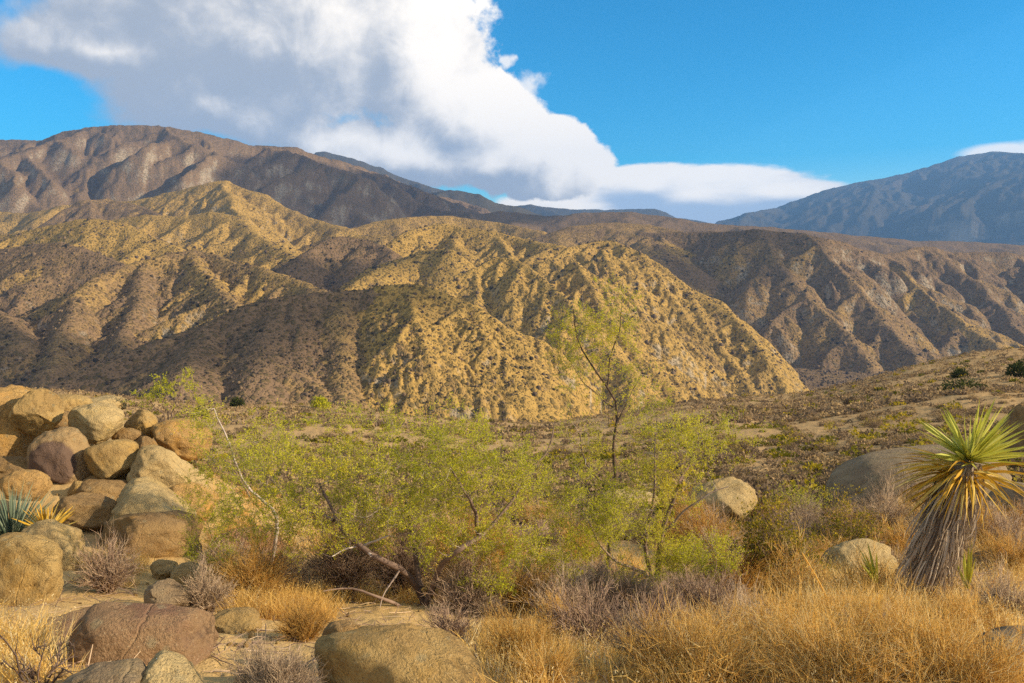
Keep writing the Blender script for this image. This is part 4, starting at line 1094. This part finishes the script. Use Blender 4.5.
# ------------------------------------------------------------------ yucca
def yucca():
    rg = np.random.default_rng(301)
    D = ground_hit(922, 610)
    base = at(922, 610, D); base.z = ground_z(base.x, base.y) - 0.05
    core = np.array(at(969, 461, D))
    o_ = np.array(base); q_ = D / 6.2
    root = empty('yucca', base); tag(root, 'tall spiky yucca with a skirt of dead grey leaves rising from the straw', 'yucca')
    ax = unit(core - o_)
    t = np.linspace(0, 1, 12)
    bend = np.array([0.10, 0, 0])
    axis = o_[None] + (core - o_)[None] * t[:, None] - bend[None] * np.sin(t * math.pi)[:, None] * 0.6
    mb = MB(); tubes(mb, axis[None], q_ * np.linspace(0.15, 0.09, 12)[None], 14, 0.2)
    mb.build('trunk', M_YUCDEAD, root, o_, smooth=True)
    prof = [0.75, 1.0, 0.92, 0.72, 0.45, 0.06]
    # dead leaves hanging along the trunk
    n = 520; f = rg.uniform(0.30, 1.0, n) ** 0.8
    st = np.stack([np.interp(f, t, axis[:, i]) for i in range(3)], 1)
    a = rg.uniform(0, 2 * math.pi, n)
    rad = np.stack([np.cos(a), np.sin(a), np.zeros(n)], 1)
    s0 = st + rad * 0.09
    L = rg.uniform(0.28, 0.50, n) * q_
    tip = s0 + rad * (L * rg.uniform(0.06, 0.34, n))[:, None] - ax[None] * L[:, None] * 0.92 + np.array([-0.02, 0, 0])
    tip[:, 2] = np.maximum(tip[:, 2], o_[2] + 0.03)
    mb = MB(); blades(mb, s0, tip, rad * (0.07 * L)[:, None] + rg.normal(0, 0.022, (n, 3)), rg.uniform(0.010, 0.022, n) * q_, rg.uniform(0.2, 1.0, n), 0.35, 5, prof, rg)
    mb.build('dead_leaf_skirt', M_YUCDEAD, root, o_)
    # yellowing leaves drooping below the crown
    n = 120; a = np.where(rg.uniform(size=n) < 0.35, rg.uniform(2.2, 4.4, n), rg.uniform(0, 2 * math.pi, n)); e = rg.uniform(-0.85, 0.12, n)
    d = np.stack([np.cos(a) * np.cos(e), np.sin(a) * np.cos(e), np.sin(e)], 1)
    s0 = core + d * 0.05 - ax * rg.uniform(0.02, 0.14, n)[:, None]
    L = rg.uniform(0.36, 0.60, n) * q_
    tip = s0 + d * L[:, None]
    mb = MB(); blades(mb, s0, tip, np.array([0, 0, 1.0])[None] * (0.09 * L)[:, None] + rg.normal(0, 0.012, (n, 3)), rg.uniform(0.016, 0.027, n), np.clip(rg.normal(0.5, 0.25, n), 0, 1), 0.5, 5, prof, rg)
    mb.build('yellow_leaves', M_YUCYEL, root, o_)
    # living crown
    n = 95; u = rg.uniform(0, 1, n); e = np.arcsin(np.clip(0.02 + 0.97 * u, 0, 0.995)); a = rg.uniform(0, 2 * math.pi, n)
    d = np.stack([np.cos(a) * np.cos(e), np.sin(a) * np.cos(e), np.sin(e)], 1)
    d = unit(d + np.array([0.03, 0, 0.06]))
    s0 = core + d * 0.04
    L = rg.uniform(0.36, 0.51, n) * q_
    tip = s0 + d * L[:, None]
    tn = np.clip(0.62 + rg.normal(0, 0.16, n), 0, 1)
    tone = tn[:, None] * np.array([1.1, 1, 1, 0.95, 0.8, 0.35])[None]
    mb = MB(); blades(mb, s0, tip, np.array([0, 0, 1.0])[None] * (0.025 * L)[:, None] + rg.normal(0, 0.006, (n, 3)), rg.uniform(0.026, 0.038, n), np.clip(tone, 0, 1), 0.55, 5, prof, rg)
    mb.build('crown', M_YUCCA, root, o_)
yucca()

def rosette(name, label, px, py, D, n, length, width, mat, seed, emin=0.15, emax=1.45, spread=None, tone=(0.3, 0.9), cat='agave', zoff=0.0, droop=0.03):
    rg = np.random.default_rng(seed)
    p = at(px, py, D)
    if zoff is not None: p.z = max(ground_z(p.x, p.y), p.z) + zoff
    a = rg.uniform(0, 2 * math.pi, n) if spread is None else rg.uniform(*spread, n)
    e = rg.uniform(emin, emax, n)
    d = np.stack([np.cos(a) * np.cos(e), np.sin(a) * np.cos(e), np.sin(e)], 1)
    L = length * rg.uniform(0.7, 1.1, n)
    s0 = d * 0.03; tip = s0 + d * L[:, None]
    mb = MB(); blades(mb, s0, tip, np.array([0, 0, 1.0])[None] * (droop * L)[:, None], width * rg.uniform(0.8, 1.2, n), rg.uniform(*tone, n), 0.5, 5, [0.8, 1, 0.9, 0.7, 0.42, 0.04], rg)
    o = mb.build(name, mat); o.location = p
    return tag(o, label, cat)
rosette('agave', 'blue green spiky agave wedged among the boulders at the edge', 12, 546, 8.6, 170, 0.66, 0.024, M_AGAVE, 311, 0.5, 1.5, tone=(0.1, 1.0))
rosette('agave', 'small agave with yellow and orange leaves above the egg shaped boulder', 47, 534, 8.4, 54, 0.36, 0.032, M_YUCYEL, 312, 0.1, 1.45, tone=(0.2, 1.0))
rosette('yucca_shoot', 'young yucca shoot with upright leaves just right of the big yucca trunk', 968, 592, 6.1, 7, 0.34, 0.026, M_YUCCA, 313, 1.15, 1.52, tone=(0.1, 0.7), cat='yucca')
rosette('yucca_shoot', 'young yucca shoot with a few splayed leaves left of the big yucca trunk', 877, 585, 6.1, 9, 0.30, 0.022, M_YUCCA, 314, 0.5, 1.4, spread=(1.6, 4.4), tone=(0.1, 0.7), cat='yucca')
for px, py, tx, ty, D, lab in ((842, 612, 802, 553, 5.6, 'pale yellow dry flower stalk leaning over the straw towards the green bush'), (978, 598, 1007, 562, 5.9, 'pale yellow dry stalk leaning away from the young yucca shoot')):
    a_ = np.array(at(px, py, D)); b_ = np.array(at(tx, ty, D - 0.1)); a_[2] = ground_z(a_[0], a_[1]) - 0.02
    t_ = np.linspace(0, 1, 8)[:, None]
    mb = MB(); tubes(mb, (a_ + (b_ - a_) * t_ + np.array([0, 0, 0.03]) * np.sin(t_ * 3.1))[None], np.linspace(0.008, 0.004, 8)[None], 6, 0.75)
    rg_ = np.random.default_rng(int(px)); n_ = 60; f_ = rg_.uniform(0.35, 1, n_)[:, None]
    s_ = a_ + (b_ - a_) * f_; blades(mb, s_, s_ + rg_.normal(0, 0.025, (n_, 3)) + np.array([0, 0, 0.02]), np.zeros((n_, 3)), np.full(n_, 0.006), rg_.uniform(0.5, 1, n_), 0, 2, None, rg_)
    tag(mb.build('dry_stalk', M_STRAW, None, a_), lab, 'dry stalk')

# ------------------------------------------------------------------ straw grass, litter and pebbles
def straw_grass():
    rg = np.random.default_rng(401)
    mb = MB()
    # (px, D range, spread px, tufts, height, tone)
    fields = [((690, 1040), (2.7, 5.6), 330, (0.08, 0.22), (0.3, 1.0)), ((470, 720), (2.7, 5.4), 170, (0.07, 0.2), (0.2, 0.9)),
              ((-30, 20), (2.8, 4.2), 34, (0.08, 0.2), (0.5, 1.0)), ((220, 320), (5.6, 7.0), 110, (0.08, 0.24), (0.2, 0.8)),
              ((820, 930), (5.5, 7.4), 110, (0.16, 0.38), (0.6, 1.0)), ((940, 1060), (4.8, 9.0), 120, (0.12, 0.3), (0.3, 0.95)),
              ((70, 130), (6.8, 9.0), 40, (0.08, 0.22), (0.4, 0.9)), ((320, 620), (6.8, 8.5), 130, (0.08, 0.22), (0.1, 0.7)),
              ((200, 900), (8.0, 13.0), 330, (0.10, 0.30), (0.3, 0.9)), ((1040, 1500), (3.2, 12.0), 260, (0.1, 0.28), (0.3, 0.95)), ((-420, -30), (3.2, 9.0), 120, (0.1, 0.25), (0.3, 0.95)), ((850, 1060), (8.0, 14.0), 120, (0.12, 0.3), (0.3, 0.9)), ((-40, 300), (13.0, 18.0), 80, (0.1, 0.3), (0.2, 0.8))]
    B0, T0, W0, N0 = [], [], [], []
    for (xa, xb), (da, db_), n, (h0, h1), (t0, t1) in fields:
        for _ in range(n):
            px = rg.uniform(xa, xb); D = rg.uniform(da, db_)
            x = (px - 512) / F_PX * D
            if 600 < px < 680 and D < 4.6 and rg.uniform() < 0.3: continue
            k = int(rg.integers(35, 75)); hh = rg.uniform(h0, h1); tone = rg.uniform(t0, t1)
            sp = rg.uniform(0.03, 0.09)
            bx = x + rg.normal(0, sp, k); by = D + rg.normal(0, sp, k)
            B0.append(np.stack([bx, by, ground_z(bx, by) - 0.01], 1))
            lean = rg.normal(0, 0.42, (k, 2)) + rg.normal(0, 0.12, 2)
            h = hh * rg.uniform(0.4, 1.1, k)
            T0.append(B0[-1] + np.stack([lean[:, 0] * h, lean[:, 1] * h, h], 1))
            W0.append(rg.uniform(0.0022, 0.0048, k) * (1 + max(0, D - 6) * 0.12)); N0.append(np.clip(tone + rg.normal(0, 0.16, k), 0, 1))
    B0 = np.concatenate(B0); T0 = np.concatenate(T0); W0 = np.concatenate(W0); N0 = np.concatenate(N0)
    L = np.linalg.norm(T0 - B0, axis=1)
    bend = rg.normal(0, 0.07, B0.shape) * L[:, None]
    blades(mb, B0, T0, bend, W0, N0, 0, 3, [0.9, 1.0, 0.7, 0.1], rg)
    # seed heads: small ticks near the tips of some blades
    k = rg.choice(len(B0), len(B0) // 4, replace=False)
    leaves(mb, np.repeat(T0[k], 3, 0) + rg.normal(0, 0.012, (3 * len(k), 3)), rg.uniform(0.008, 0.018, 3 * len(k)), rg.normal(size=(3 * len(k), 3)) + np.array([0, 0, 1]), 0.3, np.clip(np.repeat(N0[k], 3) + 0.1, 0, 1), rg)
    o = mb.build('dry_grass', M_STRAW); o['kind'] = 'stuff'
    o['label'] = 'golden dry grass filling the ground between rocks and bushes'; o['category'] = 'grass'
straw_grass()

def litter():
    rg = np.random.default_rng(402)
    mb = MB(); V, Fc = ICO[2]
    n = 500
    px = rg.uniform(-60, 1080, n); D = 3.0 * np.exp(rg.uniform(0, 1, n) ** 1.1 * math.log(7.0))
    x = (px - 512) / F_PX * D; z = ground_z(x, D)
    for i in range(n):
        s = rg.lognormal(-4.6, 0.5) * (1 + D[i] * 0.05)
        P = V * (s * rg.uniform(0.7, 1.3, 3)) * (1 + 0.25 * vnoise3(V * 1.7 + i, i)[:, None])
        mb.add(P + np.array([x[i], D[i], z[i] + s * 0.3]), Fc, 0.5)
    o = mb.build('pebbles', G_TAN); o['kind'] = 'stuff'; o['label'] = 'small tan stones scattered over the sandy ground'; o['category'] = 'gravel'
    mb = MB(); n = 2600
    px = rg.uniform(-60, 1080, n); D = 3.2 * np.exp(rg.uniform(0, 1, n) * math.log(3.2))
    x = (px - 512) / F_PX * D; p = np.stack([x, D, ground_z(x, D) + 0.008], 1)
    d = unit(rg.normal(size=(n, 3)) * np.array([1, 1, 0.18])); L = rg.uniform(0.05, 0.28, n)[:, None]
    P = np.stack([p - d * L / 2, p + rg.normal(0, 0.06, (n, 3)) * L, p + d * L / 2], 1)
    tubes(mb, P, rg.uniform(0.0015, 0.0045, n)[:, None] * np.array([1, 0.9, 0.5])[None], 3, rg.uniform(0, 1, n))
    o = mb.build('fallen_twigs', M_TWIG); o['kind'] = 'stuff'; o['label'] = 'fallen grey twigs littering the ground'; o['category'] = 'twigs'
litter()

# ------------------------------------------------------------------ scrub on the bench beyond the trees
def scrub_proto(seed, n=1100, mat=M_SCRUB, tone=(0.15, 0.75), flat=0.62):
    """a knee-high mound of stems and tiny leaves, radius 0.5"""
    rg = np.random.default_rng(seed)
    mb = MB()
    v = unit(rg.normal(size=(n, 3))); v[:, 2] = np.abs(v[:, 2]); v *= rg.uniform(0.45, 1.0, n)[:, None] * 0.5
    lob = 1 + 0.35 * vnoise3(v * 5 + seed, seed)
    c = v * lob[:, None]; c[:, 2] *= flat * 1.3
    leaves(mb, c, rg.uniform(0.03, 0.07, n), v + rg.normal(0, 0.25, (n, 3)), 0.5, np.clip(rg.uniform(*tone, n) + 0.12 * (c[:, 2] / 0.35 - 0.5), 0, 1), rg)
    k = 40; t_ = unit(rg.normal(size=(k, 3))); t_[:, 2] = np.abs(t_[:, 2]); t_ *= 0.5 * np.array([1, 1, flat])
    tubes(mb, np.stack([t_ * 0.05, t_ * 0.55, t_ * 1.05], 1), np.tile([0.012, 0.009, 0.004], (k, 1)), 3, 0.3)
    return mb
rg_s = np.random.default_rng(501)
protos = []
for k in range(6):
    mb = scrub_proto(510 + k, tone=[(0.3, 0.8), (0.4, 0.9), (0.55, 1.0), (0.6, 1.0), (0.3, 0.75), (0.45, 1.0)][k])
    protos.append(mb)
GROUP_S = 'low scrub bushes dotting the bench'
first = {}
count_s = 0
placed = []
while count_s < 240:
    px = rg_s.uniform(-20, 1044); D = 12.0 * math.exp(rg_s.uniform() * math.log(4.0))
    x = (px - 512) / F_PX * D
    if px < 260 and D < 17: continue
    if any((x - q[0]) ** 2 + (D - q[1]) ** 2 < (0.45 * (q[2] + 0.6)) ** 2 for q in placed): continue
    k = int(rg_s.integers(0, 6)); s = rg_s.uniform(0.45, 1.1)
    placed.append((x, D, s))
    if k not in first:
        o = protos[k].build('scrub_bush', M_SCRUB); first[k] = o
    else:
        o = first[k].copy(); C.objects.link(o)
    o.location = (x, D, ground_z(x, D) - 0.03); o.rotation_euler = (0, 0, rg_s.uniform(0, 6.28)); o.scale = (s, s, s * rg_s.uniform(0.8, 1.15))
    tag(o, 'low brown grey scrub bush, one of many on the slope beyond the green trees', 'scrub bush', GROUP_S)
    count_s += 1

def scrub_mass(name, label, n, dist, size, leafn, seed, region, tone, mat, step=None):
    """far scrub that reads as one mass: leafy clumps in one mesh"""
    rg = np.random.default_rng(seed)
    px = rg.uniform(*region, n); D = dist[0] * np.exp(rg.uniform(0, 1, n) * math.log(dist[1] / dist[0]))
    x = (px - 512) / F_PX * D
    patch = fbm(x / 14, D / 14, 3, seed)
    keep = rg.uniform(-0.5, 0.55, n) < patch + 0.25 * (D > 90)
    x, D = x[keep], D[keep]; n = len(x)
    z = ground_z(x, D); s = rg.uniform(*size, n)
    bt = rg.uniform(*tone, n)
    mb = MB()
    q = np.repeat(np.arange(n), leafn); m_ = len(q)
    v = unit(rg.normal(size=(m_, 3))); v[:, 2] = np.abs(v[:, 2]); v *= (0.5 * rg.uniform(0.5, 1, m_))[:, None]; v[:, 2] *= 0.6
    c = np.stack([x, D, z], 1)[q] + v * s[q][:, None]
    leaves(mb, c, s[q] * rg.uniform(0.08, 0.20, m_) * (1 + (D[q] > 48) * 0.5), v * 0.5 + rg.normal(0, 0.45, (m_, 3)), 0.7, np.clip(bt[q] + rg.normal(0, 0.12, m_), 0, 1), rg)
    o = mb.build(name, mat); o['kind'] = 'stuff'; o['label'] = label; o['category'] = 'scrub'
    return o
scrub_mass('desert_scrub', 'dense brown and grey desert scrub covering the bench', 9500, (13, 50), (0.25, 0.8), 70, 601, (-250, 1400), (0.35, 1.0), M_SCRUB)
scrub_mass('desert_scrub', 'far brown scrub running to the edge of the bench', 30000, (48, 185), (0.35, 1.1), 22, 602, (-250, 1350), (0.35, 1.0), M_SCRUB)

scrub_mass('olive_scrub', 'scattered olive green scrub among the brown scrub of the bench', 2600, (14, 130), (0.35, 1.0), 60, 603, (-120, 1150), (0.1, 0.8), M_OLIVE)

def green_bush(px, py, D, rx, ry, label, seed, mat=M_DKGREEN, n=1500):
    rg = np.random.default_rng(seed)
    p = at(px, py, D); s = D / F_PX
    p.z = ground_z(p.x, p.y)
    a, h = rx * s, ry * s * 2
    mb = MB()
    v = unit(rg.normal(size=(n, 3))); v[:, 2] = np.abs(v[:, 2]); v *= rg.uniform(0.5, 1, n)[:, None]
    v *= (1 + 0.4 * vnoise3(v * 2.5 + seed, seed))[:, None]
    c = v * np.array([a, a * 0.8, h])
    leaves(mb, c, rg.uniform(0.10, 0.2, n) * h, v + rg.normal(0, 0.3, (n, 3)), 0.5, np.clip(rg.normal(0.5, 0.25, n), 0, 1), rg)
    root = empty('green_bush', p); tag(root, label, 'bush', 'round green bushes on the bench')
    mb.build('foliage', mat, root)
    mb = MB(); k = 24; t_ = unit(rg.normal(size=(k, 3))); t_[:, 2] = np.abs(t_[:, 2]) + 0.1
    tubes(mb, np.stack([t_ * 0, t_ * np.array([a, a * .8, h]) * 0.5, t_ * np.array([a, a * .8, h]) * 0.9], 1), np.tile([0.03, 0.02, 0.008], (k, 1)), 4, 0.2)
    mb.build('stems', M_BARK, root)
green_bush(966, 390, 60, 25, 7, 'wide dark green bush beside the sandy trail on the bench', 701)
green_bush(1020, 370, 75, 13, 8, 'dark green bush on the sandy bank above the wide one', 702)
green_bush(960, 370, 80, 9, 5, 'small dark bush on the sandy bank behind the wide green one', 703)
green_bush(853, 392, 62, 10, 5, 'dark rounded bush along the trail before the bench edge', 704, M_SCRUB)
green_bush(320, 395, 105, 9, 6, 'green bush by the pale bank beyond the green trees', 705, M_LEAF)
green_bush(237, 398, 100, 7, 5, 'small olive bush on the slope below the near brown hill', 706)
green_bush(200, 400, 60, 8, 6, 'olive bush at the slope foot behind the boulder heap', 707)

# ------------------------------------------------------------------ scrub dots on the hills
def chaparral():
    rg = np.random.default_rng(801)
    n = 85000
    ia = rg.integers(45, NA - 46, n); ir = rg.integers(np.searchsorted(RAD, 175), np.searchsorted(RAD, 1250), n)
    dens = fbm(GX[ia, ir].astype(float) / 45, GY[ia, ir].astype(float) / 45, 4, 811)
    # thicker on the slopes turned away from the sun and in the gullies
    e_ = (Z[ia + 1, ir] - Z[ia - 1, ir]) / (RAD[ir] * (AZ[ia + 1] - AZ[ia - 1]))
    keep = rg.uniform(-0.55, 0.65, n) < dens + 0.25 * np.clip(e_, -1, 1)
    ia, ir = ia[keep], ir[keep]; n = len(ia)
    P = np.stack([GX[ia, ir], GY[ia, ir], Z[ia, ir]], 1).astype(float) + rg.normal(0, 0.3, (n, 3)) * np.array([1, 1, 0])
    D = np.hypot(P[:, 0], P[:, 1])
    s = np.clip(rg.lognormal(-0.55, 0.4, n), 0.25, 1.6) * np.clip(D / 520, 0.8, 1.6)
    # a lumpy five-sided dome each
    m_ = 5; an = np.arange(m_) * 2 * math.pi / m_
    rot = rg.uniform(0, 6.28, n)[:, None]
    def ring(r, z):
        rr_ = r * rg.uniform(0.7, 1.3, (n, m_))
        return np.stack([np.cos(an[None] + rot) * rr_ * s[:, None], np.sin(an[None] + rot) * rr_ * s[:, None], z * s[:, None] * rg.uniform(0.8, 1.2, (n, m_))], -1) + P[:, None]
    V = np.concatenate([ring(0.8, -0.5), ring(1.0, 0.35), ring(0.55, 0.95), (P + np.array([0, 0, 1.05]) * s[:, None])[:, None]], 1)
    k = np.arange(n)[:, None] * 16; j = np.arange(m_)[None]; j1 = (j + 1) % m_
    Fq = np.concatenate([np.stack([k + j, k + j1, k + m_ + j1, k + m_ + j], -1).reshape(-1, 4), np.stack([k + m_ + j, k + m_ + j1, k + 2 * m_ + j1, k + 2 * m_ + j], -1).reshape(-1, 4)])
    Ft = np.stack([k + 2 * m_ + j, k + 2 * m_ + j1, k + 15 + 0 * j], -1).reshape(-1, 3)
    mb = MB(); mb.add(V.reshape(-1, 3), Fq, np.repeat(np.clip(rg.normal(0.31, 0.2, n), 0.0, 0.9), 16))
    mb.Fs.append(Ft)
    o = mb.build('chaparral', M_SCRUB); o['kind'] = 'stuff'; o['label'] = 'dark chaparral shrubs speckling the canyon hills'; o['category'] = 'scrub'
chaparral()
